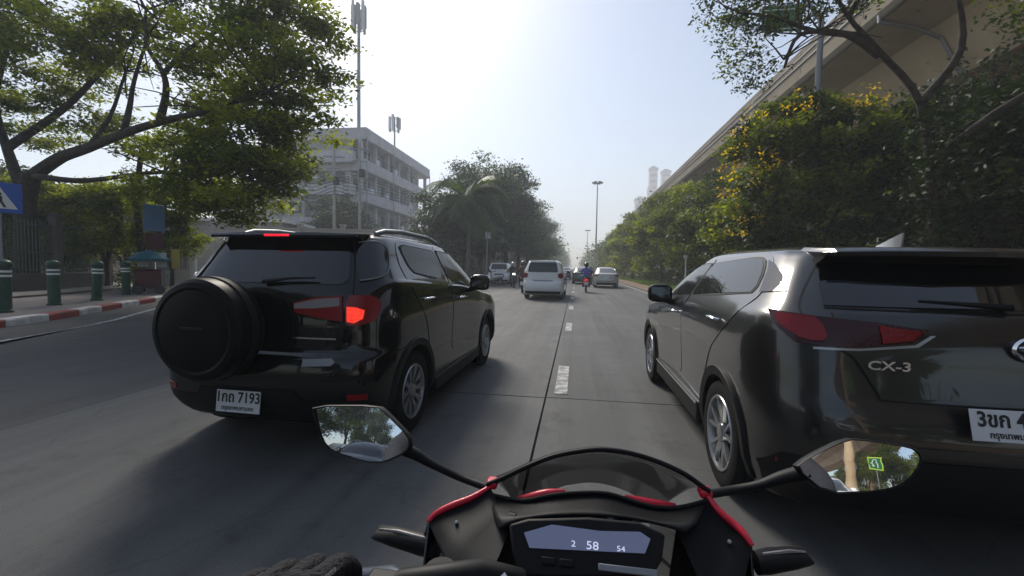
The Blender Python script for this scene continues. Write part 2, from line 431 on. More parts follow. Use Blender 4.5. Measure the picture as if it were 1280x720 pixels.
def twigs(b, ends, seed, n=5, length=1.6, r0=0.035):
    r = random.Random(seed)
    for e in ends:
        for _ in range(n):
            p = Vector(e); d = Vector((r.uniform(-1,1), r.uniform(-1,1), r.uniform(-.15,.8))).normalized()
            pts = [p]
            for k in range(3):
                d = (d + Vector((r.uniform(-.5,.5), r.uniform(-.5,.5), r.uniform(-.3,.4)))).normalized(); p = p + d*length/3; pts.append(p)
            b.tube([tuple(q) for q in pts], [r0, r0*.75, r0*.5, r0*.25], 5)
    return b

# the rain tree over the left pavement
t = thing('rain_tree', 'large spreading rain tree over the left pavement with long dark limbs', 'tree', (-22,14.4,0.14))
o0 = Vector((-22,14.4,0.14))
def rel(ps, o=None): return [tuple(Vector(p)-(o or o0)) for p in ps]
b = MB()
limbs(b, [(rel([(-22,14.4,0),(-21.9,14.4,2.0),(-21.7,14.3,3.6),(-21.27,14.24,4.7)]), .42, .30),
          (rel([(-21.4,14.25,4.5),(-19.6,14.0,5.2),(-17.98,13.75,5.48),(-15.5,13.12,5.8),(-13.19,12.45,5.92),(-11.07,11.75,5.9),(-8.69,11.3,6.2)]), .26, .05),
          (rel([(-15.64,13.1,5.8),(-15.5,13.2,6.7),(-15.32,13.23,7.61),(-14.9,13.4,9.2)]), .12, .04),
          (rel([(-13.45,12.41,5.9),(-13.3,12.5,6.8),(-13.41,12.5,7.47),(-14.0,12.5,8.4),(-14.2,12.7,9.6)]), .13, .04),
          (rel([(-13.4,12.5,7.4),(-12.4,12.1,7.7),(-11.5,11.8,7.9),(-10,12,8.7)]), .09, .03),
          (rel([(-21.7,14.3,3.8),(-22.6,14.4,5.6),(-22.8,14.2,7.6),(-21.5,14.0,10.2)]), .24, .06),
          (rel([(-22.6,14.4,5.8),(-20.6,14.9,7.4),(-18.2,14.6,8.8),(-15.6,14.4,10.6)]), .18, .05),
          (rel([(-17.98,13.75,5.5),(-17.2,13.9,6.6),(-16.8,14.2,8.4)]), .11, .04),
          (rel([(-21.2,14.3,4.6),(-19.8,13.6,4.4),(-17.5,13.3,4.2),(-14.5,13.5,4.5),(-11.8,12.7,3.9)]), .16, .04)])
ends = [(-8.69,11.3,6.2),(-11,11.8,5.9),(-14.9,13.4,9.2),(-14.2,12.7,9.6),(-10,12,8.7),(-15.6,14.4,10.6),(-16.8,14.2,8.4),(-11.8,12.7,3.9),(-14.5,13.5,4.5),(-18.2,14.6,8.8),(-21.5,14,10.2)]
twigs(b, rel(ends), 4, 6, 2.0, 0.035)
b.build('trunk', MATS['bark'], t, smooth=60)
BL = [(-20.4,13.6,10.3),(-19.6,14.8,11.2),(-15.1,13.4,10.0),(-13.7,14.6,10.9),(-9.9,13.1,9.6),(-8.5,13.3,9.1),(-18.3,12.8,8.7),(-22.0,14.3,8.0),(-20.6,15.5,8.8),(-16.9,14.1,9.2),(-10.9,12.9,8.4),(-8.5,12.2,7.5),(-7.9,12.8,7.0),(-12.2,13.7,7.7),(-9.2,12.0,6.2),(-8.3,12.7,5.8),(-13.0,13.5,6.3),(-9.9,11.9,5.2),(-8.7,12.1,4.6),(-10.1,11.8,4.1),(-13.9,14.3,5.1),(-16.3,15.0,5.8),(-11.6,12.6,3.6),(-10.2,12.3,3.5),(-14.7,14.1,3.9),(-22.9,15.1,6.8),(-20.6,15.5,7.2),(-22.5,13.3,9.7),(-24.5,13.9,7.7),(-15.5,14.5,12.5),(-19.0,13.9,12.4),(-11.3,14.0,11.8)]
r = random.Random(8)
blobs = []
for p in BL:
    q = Vector((p[0]-.65 if p[0] > -9.6 else p[0], p[1], p[2]))-o0; k = r.uniform(.8,1.1)
    blobs.append((*q, 1.75*k, 1.75*k, .85*k))
leaves('crown', blobs, 88000, 0.18, MATS['leaf_rain'], 11, clumps=17, spread=.185, flat=.9, parent=t, mats=MATS['leaf_lime'], frac2=.30)

# yellow-green shrubs over the fence
for k, (c, lab) in enumerate([((-24.5,15.8,0),'lime green shrub spilling over the fence behind the blue sign'),
                               ((-20.9,16.6,0),'broad yellow-green bush above the railings under the rain tree limb'),
                               ((-18.2,17.2,0),'yellow-green bush beside the blue notice board')]):
    s = thing('bush', lab, 'bush', (c[0],c[1],0.14), group='bushes along the fence')
    b = MB(); limbs(b, [([(0,0,0),(.1,0,1.5),(0.3,0.1,3.2)], .10, .03), ([(0,0,.8),(-.5,.1,2.2),(-.9,0,3.4)], .07,.02), ([(0,0,1.0),(.6,-.1,2.3),(1.1,0,3.6)], .07,.02)])
    b.build('stem', MATS['bark'], s, smooth=60)
    leaves('foliage', [(-.9,0,3.3,1.0,.9,.6),(.9,-.1,3.6,1.1,.9,.6),(0,0,4.3,1.1,.9,.6),(.2,-.3,2.7,.8,.8,.6),(-1.5,.2,4.0,.8,.8,.5),(1.7,.2,4.2,.8,.8,.5),(-.6,-.3,2.0,1.0,.7,.6),(.9,-.3,2.1,1.0,.7,.6)], 15000, 0.16, MATS['leaf_lime'], 30+k, parent=s, clumps=10, mats=MATS['leaf_mid'], frac2=.45)
# vine-covered trunk
s = thing('vine_covered_tree', 'slim tree trunk wrapped in creeper beside the green bollards', 'tree', (-17.0,14.7,0.14))
b = MB(); limbs(b, [([(0,0,0),(.05,.05,1.6),(-.05,0,3.6),(.2,.1,6)], .16, .08)]); b.build('trunk', MATS['bark'], s, smooth=60)
leaves('creeper', [(0,0,.7,.34,.34,.8),(0,0,1.8,.36,.36,.9),(0,0,3.0,.42,.42,.8),(.5,0,.5,.6,.4,.5),(-.5,.1,.5,.5,.4,.45),(0,0,4.0,.5,.5,.8)], 5200, 0.12, MATS['leaf_mid'], 44, parent=s, clumps=20, mats=MATS['leaf_lime'], frac2=.35)

# ------------------------------------------------------------------ left pavement furniture
def make_bollard(loc, lab):
    t = thing('bollard', lab, 'bollard', loc, group='green bollards along the left kerb')
    b = MB(); b.lathe([(0,0),(.15,0),(.15,.05),(.125,.06),(.125,1.0),(.14,1.01),(.15,1.03),(.15,1.09),(.135,1.13),(.09,1.17),(0,1.19)], n=20); b.build('post', MATS['bollard_green'], t, smooth=35)
    for z in (.80,.90):
        b = MB(); b.lathe([(.126,z),(.1285,z+.005),(.1285,z+.045),(.126,z+.05)], n=20); b.build('reflective_band', MATS['band_white'], t, smooth=40)
    return t
b0 = make_bollard((-12.67,7.89,.14), 'green bollard with white bands at the left picture edge, nearest the road corner')
dup(b0, (-13.59,9.48,.14), 0, 'green bollard with white bands, second from the left, in front of the railings')
dup(b0, (-14.2,10.97,.14), 0, 'green bollard with white bands in front of the creeper-covered trunk')
dup(b0, (-15.71,13.1,.14), 0, 'green bollard with white bands beside the teal umbrella, the farthest of the row')
for o in bpy.data.objects:
    if o.name.split('.')[0] == 'bollard': o.rotation_euler = (random.Random(o.location.y).uniform(-.035,.035), random.Random(o.location.x).uniform(-.035,.035), o.location.y)
# low step behind the bollards
b = MB(); P = [(-16.5,9),(-17.3,11.6),(-18.3,14.2),(-19.8,17.0)]
b.tube([(x,y,.20) for x,y in P], .11, 4); structure(b.build('pavement_step', MATS['barrier_pale']))
structure(sheet('planting_strip', [(-16.6,9),(-17.4,11.6),(-18.4,14.2),(-19.9,17.0),(-26,21),(-40,12),(-30,0)], 0.155, MATS['dark_paving']))

# railings
A, Bp = Vector((-19.9,8.0,.14)), Vector((-21.9,17.4,.14))
f = thing('railing_fence', 'green railing fence of upright bars on a low dark plinth', 'fence', A, math.atan2((Bp-A).y,(Bp-A).x))
Ln = (Bp-A).length
m = MB(); m.box((Ln/2,0,.32),(Ln,.28,.64)); m.build('plinth', MATS['plinth'], f, bevel=.02)
for z in (.78,1.45,2.55):
    m = MB(); m.box((Ln/2,0,z),(Ln,.05,.05)); m.build('rail', MATS['fence_green'], f)
bar0 = None
nb = int(Ln/.135)
for k in range(nb):
    if bar0 is None:
        m = MB(); m.box((0,0,1.66),(.03,.03,2.05)); m.lathe([(0.02,2.68),(.0,2.80)], n=6); bar0 = m.build('bar', MATS['fence_green'], f); bar0.location.x = .07
    else:
        c = bar0.copy(); COL.objects.link(c); c.location.x = .07+k*.135
for k in range(5):
    m = MB(); m.box((k*Ln/4,0,1.5),(.30,.30,3.0)); m.box((k*Ln/4,0,3.04),(.38,.38,.08)); m.build('pillar', MATS['plinth'], f, bevel=.015)

# blue pedestrian sign
t = thing('pedestrian_sign', 'blue pedestrian crossing sign with white triangle at the left picture edge', 'sign', (-17.35,10.8,.14), rad(60))
m = MB(); m.lathe([(0.035,0),(0.035,3.75),(0,3.75)], n=12); m.build('post', MATS['metal_grey'], t, smooth=40)
m = MB(); m.box((0,-.05,3.05),(.92,.02,.92)); m.build('panel', MATS['sign_blue'], t, bevel=.005)
m = MB(); m.prism([(-.36,2.72),(.36,2.72),(0,3.38)], (0,-.061,0), (1,0,0),(0,0,1), .003); m.build('white_triangle', MATS['band_white'], t)
m = MB(); m.lathe([(0,0),(.045,0),(.045,.003),(0,.003)], (0.0,-.068,3.16), (0,1,0), 14)
m.prism([(-.04,3.10),(.05,3.10),(.05,2.95),(.13,2.76),(.07,2.76),(0,2.92),(-.08,2.76),(-.14,2.76),(-.05,2.96),(-.12,3.0),(-.14,2.95)], (0,-.065,0),(1,0,0),(0,0,1),.003); m.build('walking_figure', MATS['sign_black'], t)
# blue notice board, papers, umbrella, cart
t = thing('notice_board', 'tall blue notice board on posts beside the grey gate', 'sign', (-15.9,14.35,.14), rad(48))
for x in (-.25,.25):
    m = MB(); m.box((x,0,1.55),(.06,.06,3.1)); m.build('post', MATS['metal_grey'], t)
m = MB(); m.box((0,-.05,2.83),(.64,.05,1.0)); m.build('panel', MATS['board_blue'], t, bevel=.01)
m = MB(); m.box((0,-.05,1.95),(.56,.04,.62)); m.build('lower_panel', MATS['cart_maroon'], t, bevel=.01)
for x in (-.36,.18):
    m = MB(); m.box((x,-.08,1.25),(.32,.015,.55)); m.build('poster', MATS['paper_white'], t)
m = MB(); m.box((.62,-.06,1.3),(.26,.02,.75)); m.build('poster', MATS['banner_yellow'], t)
t = thing('street_umbrella', 'teal parasol over a vendor cart on the left pavement', 'umbrella', (-15.75,14.0,.14))
m = MB(); m.lathe([(.02,0),(.02,1.6)], n=8); m.build('pole', MATS['metal_grey'], t)
rings = []
m = MB()
for rr_, z in ((.02,1.62),(.34,1.50),(.60,1.30),(.62,1.20)):
    rings.append([(rr_*(1-(.06 if k % 2 else 0))*math.cos(PI*k/8), rr_*(1-(.06 if k % 2 else 0))*math.sin(PI*k/8), z) for k in range(16)])
m.loft(rings, True, False); c = m.build('canopy', MATS['umbrella_teal'], t, smooth=15)
c.modifiers.new('thickness','SOLIDIFY').thickness = .01
t = thing('vendor_cart', 'small maroon vendor cart standing under the teal parasol', 'cart', (-15.55,13.75,.14), rad(50))
m = MB(); m.box((0,0,.55),(.75,.5,.6)); m.box((0,0,.88),(.82,.56,.05)); m.build('body', MATS['cart_maroon'], t, bevel=.02)
for x in (-.3,.3):
    m = MB(); m.lathe([(.0,-.03),(.15,-.03),(.17,0),(.15,.03),(0,.03)], (x,-.29,.17), (0,1,0), 16); m.build('wheel', MATS['metal_dark'], t, smooth=40)

# grey sliding gate and gate wall
t = thing('sliding_gate', 'grey metal sliding gate between the notice board and the beige wall', 'gate', (-18.9,17.6,.14), rad(38))
for k in range(8):
    m = MB(); m.box((-.7+k*.2,0,1.2),(.17,.03,2.3)); m.build('gate_board', MATS['metal_grey'], t)
m = MB(); m.box((0,.03,.06),(1.7,.06,.08)); m.box((0,.03,2.38),(1.7,.06,.08)); m.box((-.84,.03,1.2),(.08,.06,2.4)); m.box((.84,.03,1.2),(.08,.06,2.4)); m.build('gate_frame', MATS['frame_grey'], t)
m = MB(); m.box((0,-.02,.45),(1.62,.02,.75)); m.build('kick_plate', MATS['barrier_pale'], t)
t = thing('gate_post', 'slim white gate post beside the grey sliding gate', 'post', (-17.0,17.2,.14))
m = MB(); m.box((0,0,.75),(.12,.12,1.5)); m.box((0,0,1.53),(.16,.16,.06)); m.build('post', MATS['band_white'], t, bevel=.01)
t = thing('boundary_wall', 'pale beige boundary wall behind the dark sport utility car', 'wall', (-22.5,27.2,.0), rad(8))
for k in range(5):
    m = MB(); m.box((-4+k*3.0,0,1.9),(2.72,.16,3.6)); m.box((-4+k*3.0,0,3.74),(2.72,.26,.10)); m.build('wall_panel', MATS['wall_beige'], t)
    m = MB(); m.box((-5.5+k*3.0,0,2.0),(.26,.30,4.0)); m.box((-5.5+k*3.0,0,4.04),(.36,.40,.10)); m.build('pier', MATS['wall_beige'], t)
# low gatehouse with roof behind the wall
t = thing('gatehouse', 'low pale gatehouse with a flat white roof behind the beige wall', 'building', (-27,31.5,0), rad(12))
m = MB(); m.box((0,0,2.2),(9,5,4.4)); m.build('wall', MATS['wall_grey'], t)
m = MB(); m.box((0,0,4.5),(9.8,5.8,.22)); m.build('roof', MATS['band_white'], t)
for k in range(4):
    m = MB(); m.box((-3.3+k*2.2,-2.52,2.4),(1.3,.06,1.4)); w0 = m.build('window', MATS['frame_grey'], t); m = MB(); m.box((-3.3+k*2.2,-2.56,2.4),(1.1,.03,1.2)); m.build('pane', MATS['window_glass'], w0)

# ------------------------------------------------------------------ the grey building with antennas
t = thing('office_building', 'grey four-storey building with long balcony bands and rounded roof edge', 'building', (-30,57,0))
m = MB(); m.box((-7.6,13.0,9.6),(12.0,25.0,19.0)); m.build('wall', MATS['wall_grey'], t)
def band(z0, z1, y0, y1, x1, name='balcony_band', x0=-8.0):
    poly = [(x0,y0),(x1,y0),(x1+.0,y1-1.2),(x1-.35,y1-.3),(x1-1.3,y1),(x0,y1)]
    m = MB(); m.prism(poly, (0,0,z0), (1,0,0),(0,1,0), z1-z0); return m.build(name, MATS['wall_lavender'], t, bevel=.05)
band(18.7,20.3,0,27.4,.9,'roof_parapet',-9)
band(14.4,16.0,0,26.6,.7); band(10.0,11.6,0,26.6,.7); band(5.6,7.0,0,26.2,.6)
for z in (16.1,11.7,7.1):
    for k in range(8):
        y = 1.8+k*3.1
        m = MB(); m.box((-1.56,y,z+1.25),(.08,2.1,1.9)); fr = m.build('window', MATS['frame_grey'], t)
        for q in (-.5,.5):
            m = MB(); m.box((-1.51,y+q,z+1.25),(.04,.9,1.7)); m.build('pane', MATS['window_glass'], fr)
    for k in range(7):
        m = MB(); m.box((-.05,.25+k*4.3,z+1.3),(.5,.45,2.7)); m.build('column', MATS['wall_lavender'], t)
# gable with its own lower bands
m = MB(); m.box((-11,-.35,8.4),(6,.7,16.4)); m.build('gable_block', MATS['wall_grey'], t)
for z0, z1 in ((15.3,16.9),(10.9,12.3),(6.4,7.8)):
    m = MB(); m.box((-4.6-2.6,-.7,(z0+z1)/2),(13.4,1.0,z1-z0)); m.build('balcony_band', MATS['wall_lavender'], t, bevel=.04)
for z in (8.0,12.5):
    for k in range(4):
        x = -12.2+k*3.0
        m = MB(); m.box((x,-.72 if x < -8 else .46,z+1.2),(1.7,.06,1.7)); fr = m.build('window', MATS['frame_grey'], t)
        m = MB(); m.box((x,-.77 if x < -8 else .41,z+1.2),(1.5,.04,1.5)); m.build('pane', MATS['window_glass'], fr)
m = MB(); m.box((-6,15,19.9),(5,6,2.2)); m.build('roof_house', MATS['wall_lavender'], t)
for k, (x, y, z) in enumerate([(.1,5,17.0),(.1,11.6,17.0),(.1,18,12.6),(.1,8.4,12.5),(.1,21,8.0),(.1,14.4,8.0),(.1,3.2,12.4),(-9,-.95,9.4),(-6,-.95,13.7)]):
    m = MB(); m.box((x-.05,y,z-.4),(.45,1.0,.75)); m.lathe([(0,0),(.28,0),(.28,.02),(0,.02)], (x+.18,y,z-.4), (1,0,0), 14); m.build('air_conditioner', MATS['paper_white'], t)
for y in (.12,9.0,17.6,26.0):
    m = MB(); m.tube([(.98,y,2),(.98,y,19)], .07, 6); m.build('drain_pipe', MATS['metal_grey'], t)
t = thing('side_house', 'beige house block left of the grey building, partly behind leaves', 'building', (-48,58,0))
m = MB(); m.box((0,3,6),(10,8,12)); m.build('wall', MATS['wall_beige'], t)
m = MB(); m.box((0,3,12.1),(10.6,8.6,.25)); m.build('roof', MATS['wall_lavender'], t)
for z in (2.5,6,9.3):
    for k in range(4):
        m = MB(); m.box((-3.6+k*2.4,-1.02,z),(1.4,.08,1.6)); fr = m.build('window', MATS['frame_grey'], t); m = MB(); m.box((-3.6+k*2.4,-1.07,z),(1.2,.04,1.4)); m.build('pane', MATS['window_glass'], fr)

def antenna_mast(lab, loc, h, r_, n, ph):
    t = thing('antenna_mast', lab, 'antenna', loc)
    m = MB(); m.lathe([(r_,0),(r_*.7,h),(0,h)], n=10); m.build('pole', MATS['metal_grey'], t, smooth=40)
    m = MB()
    for z in (h-ph*1.0, h-ph*.15): m.lathe([(.55,z),(.62,z),(.62,z+.08),(.55,z+.08)], n=12, closed=True)
    for k in range(3): m.box((0,0,h-ph*.6),(1.1,.06,.06), rz=k*PI/3)
    m.build('ring_frame', MATS['metal_grey'], t)
    for k in range(n):
        a = 2*PI*k/n+.3
        m = MB(); m.box((.95*math.cos(a), .95*math.sin(a), h-ph*.5),(.18,.42,ph*(.8+.3*(k % 2))), rz=a); m.build('panel_antenna', MATS['paper_white'] if k % 3 else MATS['frame_grey'], t)
antenna_mast('cellular antenna mast on the roof of the grey building', (-32,73,20.2), 7.0, .16, 7, 2.4)
antenna_mast('tall cellular mast rising behind the rain tree at the top', (-31,58.5,0), 37.8, .30, 8, 3.6)
for k, (x, y, h, lab) in enumerate([(-22.3,37.5,11.8,'concrete utility pole in front of the grey building, the middle one'),(-26.4,36.9,9.5,'utility pole left of the grey building carrying sagging cables'),(-20.1,38.1,12.6,'concrete utility pole at the near corner of the grey building')]):
    t = thing('utility_pole', lab, 'pole', (x,y,0), group='utility poles by the side street')
    m = MB(); m.tube([(0,0,0),(0,0,h)],[.17,.11],8); m.build('pole', MATS['barrier_pale'], t, smooth=50)
    m = MB(); m.box((0,0,h-.6),(1.9,.1,.12), rz=.3); m.box((0,0,h-1.7),(1.3,.1,.1), rz=.3); m.build('crossarm', MATS['metal_grey'], t)
    m = MB(); m.lathe([(0,0),(.25,0),(.28,.1),(.28,.7),(0,.75)], (.3,-.2,h-3.2), n=10); m.build('transformer', MATS['metal_dark'], t, smooth=40)
t = thing('cable_bundle', 'sagging bundle of black cables between the utility poles', 'cable', (0,0,0))
for k in range(6):
    P = [(-43.2+k*.3,57,9.0+.2*k),(-34,46,6.6+.3*k),(-26.4,36.8,7.4+.3*k),(-24.3,37.2,7.0+.35*k),(-22.3,37.4,7.8+.3*k),(-21,37.8,7.5+.35*k),(-20.1,38,8.1+.3*k),(-14,60,7.6+.3*k),(-12,90,8.2+.3*k)]
    m = MB(); m.tube([tuple(q) for q in smooth_line(P, 5)], .03, 4); m.build('cable', MATS['sign_black'], t)

# ------------------------------------------------------------------ distant left trees and palm
def make_palm(lab, loc, h, seed, fl=4.2, nf=24):
    t = thing('palm_tree', lab, 'tree', loc)
    r = random.Random(seed)
    m = MB(); m.tube([(0,0,0),(.12,0,h*.35),(.1,.05,h*.7),(0,0,h)], [.24,.17,.15,.13], 10)
    for k in range(int(h/.35)): m.lathe([(.17-.004*k,0),(.19-.004*k,.03),(.165-.004*k,.06)], (.1,.02,.3+k*.35), n=10)
    m.build('trunk', MATS['bark_pale'], t, smooth=40)
    for k in range(nf):
        a = 2*PI*k/nf*2.4 + r.uniform(-.2,.2); el = r.uniform(-.5,1.25); L = fl*r.uniform(.8,1.1)
        p = Vector((0,0,h)); d = Vector((math.cos(a)*math.cos(el), math.sin(a)*math.cos(el), math.sin(el))); pts = [p.copy()]
        nseg = 9
        for q in range(nseg):
            d = (d + Vector((0,0,-.17-.03*q))).normalized(); p = p + d*L/nseg; pts.append(p.copy())
        m = MB(); m.tube([tuple(q) for q in pts], [.035*(1-q/(nseg+1)) for q in range(nseg+1)], 4)
        for q in range(1, nseg*4):
            f = q/(nseg*4)*nseg; i = min(int(f), nseg-1); c = pts[i].lerp(pts[i+1], f-i); tg = (pts[i+1]-pts[i]).normalized()
            sd = tg.cross(Vector((0,0,1))).normalized(); ll = 1.0*math.sin(PI*min(1,.12+f/nseg*.86))*fl/4.2
            for sg in (-1,1):
                e = c + (sd*sg*.75 + tg*.55 + Vector((0,0,-.55))).normalized()*ll; wv = tg*.075
                m.add([c-wv, c+wv, e+wv*.3, e-wv*.3], [(0,1,2,3)])
        m.build('frond', MATS['palm_leaf'], t, recalc=False)
    return t
make_palm('coconut palm with drooping fronds right of the grey building', (-9.3,36.3,.14), 6.9, 2, 5.0, 28)

def make_tree(lab, loc, h, w_, leafm, seed, n=5500, size=.42, bark='bark', base=.28, name='roadside_tree', mats=None, frac2=0, group=None, cl=14, spread=.27, low=5):
    r = random.Random(seed)
    t = thing(name, lab, 'tree', loc, group=group)
    b = MB(); th = h*base
    P = [([(0,0,0),(r.uniform(-.1,.1),r.uniform(-.1,.1),th*.6),(0,0,th)], .05*h**.75, .032*h**.75)]
    bl = []
    for k in range(7):
        a = 2*PI*k/7+r.uniform(-.3,.3); e = Vector((math.cos(a)*w_*r.uniform(.35,.62), math.sin(a)*w_*r.uniform(.35,.62), h*r.uniform(.5,.85)))
        P.append(([(0,0,th*.9), (e.x*.4,e.y*.4,th+(e.z-th)*.5), tuple(e)], .022*h**.75, .02))
        s = w_*r.uniform(.30,.46); bl.append((*e, s, s, s*r.uniform(.6,.85)))
    bl.append((0,0,h*.86,w_*.46,w_*.46,h*.14)); bl.append((r.uniform(-.2,.2)*w_,r.uniform(-.2,.2)*w_,h*.62,w_*.5,w_*.5,h*.17))
    for k in range(low):
        a = 2*PI*k/low+r.uniform(-.3,.3); bl.append((math.cos(a)*w_*.68, math.sin(a)*w_*.68, h*r.uniform(max(.14,base),.62), w_*.36,w_*.36,w_*.28))
    limbs(b, P, 7); b.build('trunk', MATS[bark], t, smooth=60)
    leaves('crown', bl, n, size, MATS[leafm], seed, clumps=cl, spread=spread, flat=.7, parent=t, mats=mats, frac2=frac2)
    return t
GL = 'tall trees lining the left side of the road'
T1 = make_tree('tall round-crowned dark tree behind the coconut palm', (-10.5,47,.14), 13.4, 4.9, 'leaf_far', 61, 26000, .33, low=8, group=GL, mats=MATS['leaf_dark'], frac2=.4)
T2 = make_tree('tall dense tree just right of the round crown, overhanging the kerb', (-9.2,56,.14), 14.6, 5.2, 'leaf_far', 62, 26000, .36, low=8, group=GL, mats=MATS['leaf_dark'], frac2=.4)
dup(T1, (-12.5,40,.14), 1.9, 'dark tree directly left of the coconut palm trunk, lower than the rest', (.8,.8,.62))
dup(T2, (-9.0,67,.14), 2.2, 'tree of the left row seen above the white van roof, first past the tall crowns', (.95,.95,.92))
dup(T1, (-9.0,80,.14), .8, 'paler hazy tree of the left row, second past the tall crowns')
dup(T2, (-9.2,95,.14), 4.0, 'hazy tree of the left row, third past the tall crowns')
dup(T1, (-9.0,113,.14), 3.1, 'hazy tree of the left row nearest the vanishing point that stands apart')
dup(T2, (-16,62,.14), 5.2, 'background tree between the grey building and the tall left trees', (1,1,.8))
make_palm('young palm with low fronds below the tall left trees', (-8.8,42.5,.14), 4.4, 7, 3.2, 18)
def far_wood(name, lab, x0, x1, y0, y1, n, h, seed, leafm, count=26000, size=.9):
    r = random.Random(seed); bl = []
    for k in range(n):
        y = y0+(y1-y0)*k/(n-1); x = r.uniform(x0,x1); hh = h*r.uniform(.75,1.1)
        bl.append((x,y,hh*.62,4.2,5.5,hh*.38)); bl.append((x+r.uniform(-1,1),y+4,hh*.4,4.4,5,hh*.3))
    o = leaves(name, bl, count, size, MATS[leafm], seed, clumps=14, spread=.3, flat=.6)
    o['label'] = lab; stuff(o); return o
far_wood('tree_line', 'far hazy line of trees on the left side of the road', -13,-9, 126, 420, 36, 15, 71, 'leaf_far')
for k, (x, y, s, lab) in enumerate([(-14,41.5,1.0,'green hedge bush under the grey building, left of the palm'),(-18,45,1.2,'bush at the foot of the grey building beside the utility pole'),(-11,39,.8,'low bush at the foot of the coconut palm'),(-23,47,1.3,'bush at the foot of the grey building, the leftmost')]):
    s_ = thing('bush', lab, 'bush', (x,y,.14), group='bushes below the grey building')
    m = MB(); limbs(m, [([(0,0,0),(.1,0,.8),(.2,0,1.8*s)], .08,.02),([(0,0,.3),(-.4,.1,1.0),(-.8,0,1.8*s)], .06,.02)]); m.build('stem', MATS['bark'], s_, smooth=60)
    leaves('foliage', [(0,0,1.9*s,1.5*s,1.3*s,1.0*s),(-1.2*s,0,1.5*s,1.1*s,1.1*s,.9*s),(1.3*s,.2,1.6*s,1.2*s,1.1*s,.9*s),(0,0,.8*s,1.5*s,1.2*s,.6*s)], 2600, .26, MATS['leaf_mid'], 80+k, parent=s_, clumps=12)

dup(T2, (-27,47,.14), 2.9, 'broad tree standing before the left end of the grey building', (.95,.95,.62))
GB = 'trees behind the railing fence'
TB = make_tree('dense dark tree behind the railing fence, left of the gate', (-25.5,16.5,.14), 5.0, 2.7, 'leaf_mid', 65, 20000, .22, base=.12, group=GB, mats=MATS['leaf_dark'], frac2=.45, low=8)
dup(TB, (-28,11,.14), 1.0, 'dense tree behind the railings at the left picture edge')
dup(TB, (-29.5,24.5,.14), 2.0, 'dense tree in the yard behind the railings, right of the teal-roofed house', (.9,.9,1.0))
dup(TB, (-33,21,.14), 3.0, 'large tree far behind the railing fence', (1.3,1.3,1.3))
t = thing('teal_roof_house', 'house with a teal roof showing between leaves behind the railings', 'house', (-40,26,0), rad(25))
m = MB(); m.box((0,0,2.7),(12,8,5.4)); m.build('wall', MATS['wall_beige'], t)
m = MB(); m.prism([(-6.8,5.4),(6.8,5.4),(0,7.2)], (0,4.8,0), (1,0,0),(0,0,1), 9.6); m.build('roof', MATS['umbrella_teal'], t)
for z in (1.6,3.9):
    for k in range(4):
        m = MB(); m.box((-4.2+k*2.8,-4.03,z),(1.5,.08,1.6)); fr = m.build('window', MATS['frame_grey'], t); m = MB(); m.box((-4.2+k*2.8,-4.08,z),(1.3,.04,1.4)); m.build('pane', MATS['window_glass'], fr)
t = thing('shop_row', 'low grey row of shops half hidden behind the left trees', 'building', (-17,48,.14))
for k in range(9):
    m = MB(); m.box((0,4+k*9,2.6+.2*(k%3)),(6,8.9,5.2+.4*(k%3))); m.build('shop_wall', MATS['wall_grey' if k%2 else 'wall_lavender'], t)
    m = MB(); m.box((3.9,4+k*9,3.2),(1.9,8.6,.12), ry=.18); m.build('awning', MATS['frame_grey' if k%2 else 'board_blue'], t)
    m = MB(); m.box((3.04,4+k*9,1.5),(.1,6.5,2.6)); m.build('shutter', MATS['window_glass'], t)
for k, (y, lab) in enumerate([(36.5,'slim pale street post near the palm on the left pavement'),(43,'slim pale street post in front of the shop row'),(52,'far slim street post in front of the shop row')]):
    t = thing('street_post', lab, 'post', (-7.6,y,.14), group='posts on the left pavement')
    m = MB(); m.lathe([(.06,0),(.05,4.2),(0,4.25)], n=8); m.build('shaft', MATS['barrier_pale'], t); m = MB(); m.box((.1,0,3.9),(.5,.05,.6)); m.build('sign_plate', MATS['paper_white'], t)
# ------------------------------------------------------------------ the elevated expressway on the right
fl = thing('flyover', 'elevated concrete expressway running along the right side above the trees', 'flyover', (0,0,0))
m = MB()
prof = [(11.35,11.15),(13.3,10.75),(14.3,8.95),(20.7,8.95),(21.7,10.75),(23.65,11.15),(23.65,11.45),(11.35,11.45)]
m.prism([(x,z) for x, z in prof], (0,430,0), (1,0,0), (0,0,1), 590)
m.build('deck', MATS['girder_concrete'], fl)
pm = None
for side, x in ((1,11.35),(-1,23.65)):
    for k in range(110):
        y = -120+5.0*k+2.5
        if pm is None:
            m = MB()
            m.prism([(0,11.16),(.05,11.12),(.30,11.12),(.30,12.9),(.12,12.96),(-.02,12.9),(.02,11.62),(-.10,11.58),(-.10,11.34)], (0,2.48,0), (1,0,0), (0,0,1), 4.96)
            pm = m.build('parapet_panel', MATS['flyover_concrete'], fl); o = pm
        else:
            o = pm.copy(); COL.objects.link(o)
        o.location = (x-.02 if side > 0 else x+.02, y, 0); o.rotation_euler = (0,0,0 if side > 0 else PI)
m = MB()
for z in (12.15,12.5): m.tube([(11.30,-120,z),(11.30,430,z)], .035, 5)
m.build('conduit', MATS['metal_grey'], fl)
for k in range(24):
    y = -38+19*k
    m = MB(); m.tube([(11.30,y,11.5),(11.32,y,11.05),(12.6,y,10.75),(13.5,y,10.3),(14.3,y,8.8)], .075, 6); m.build('drain_pipe', MATS['metal_grey'], fl)
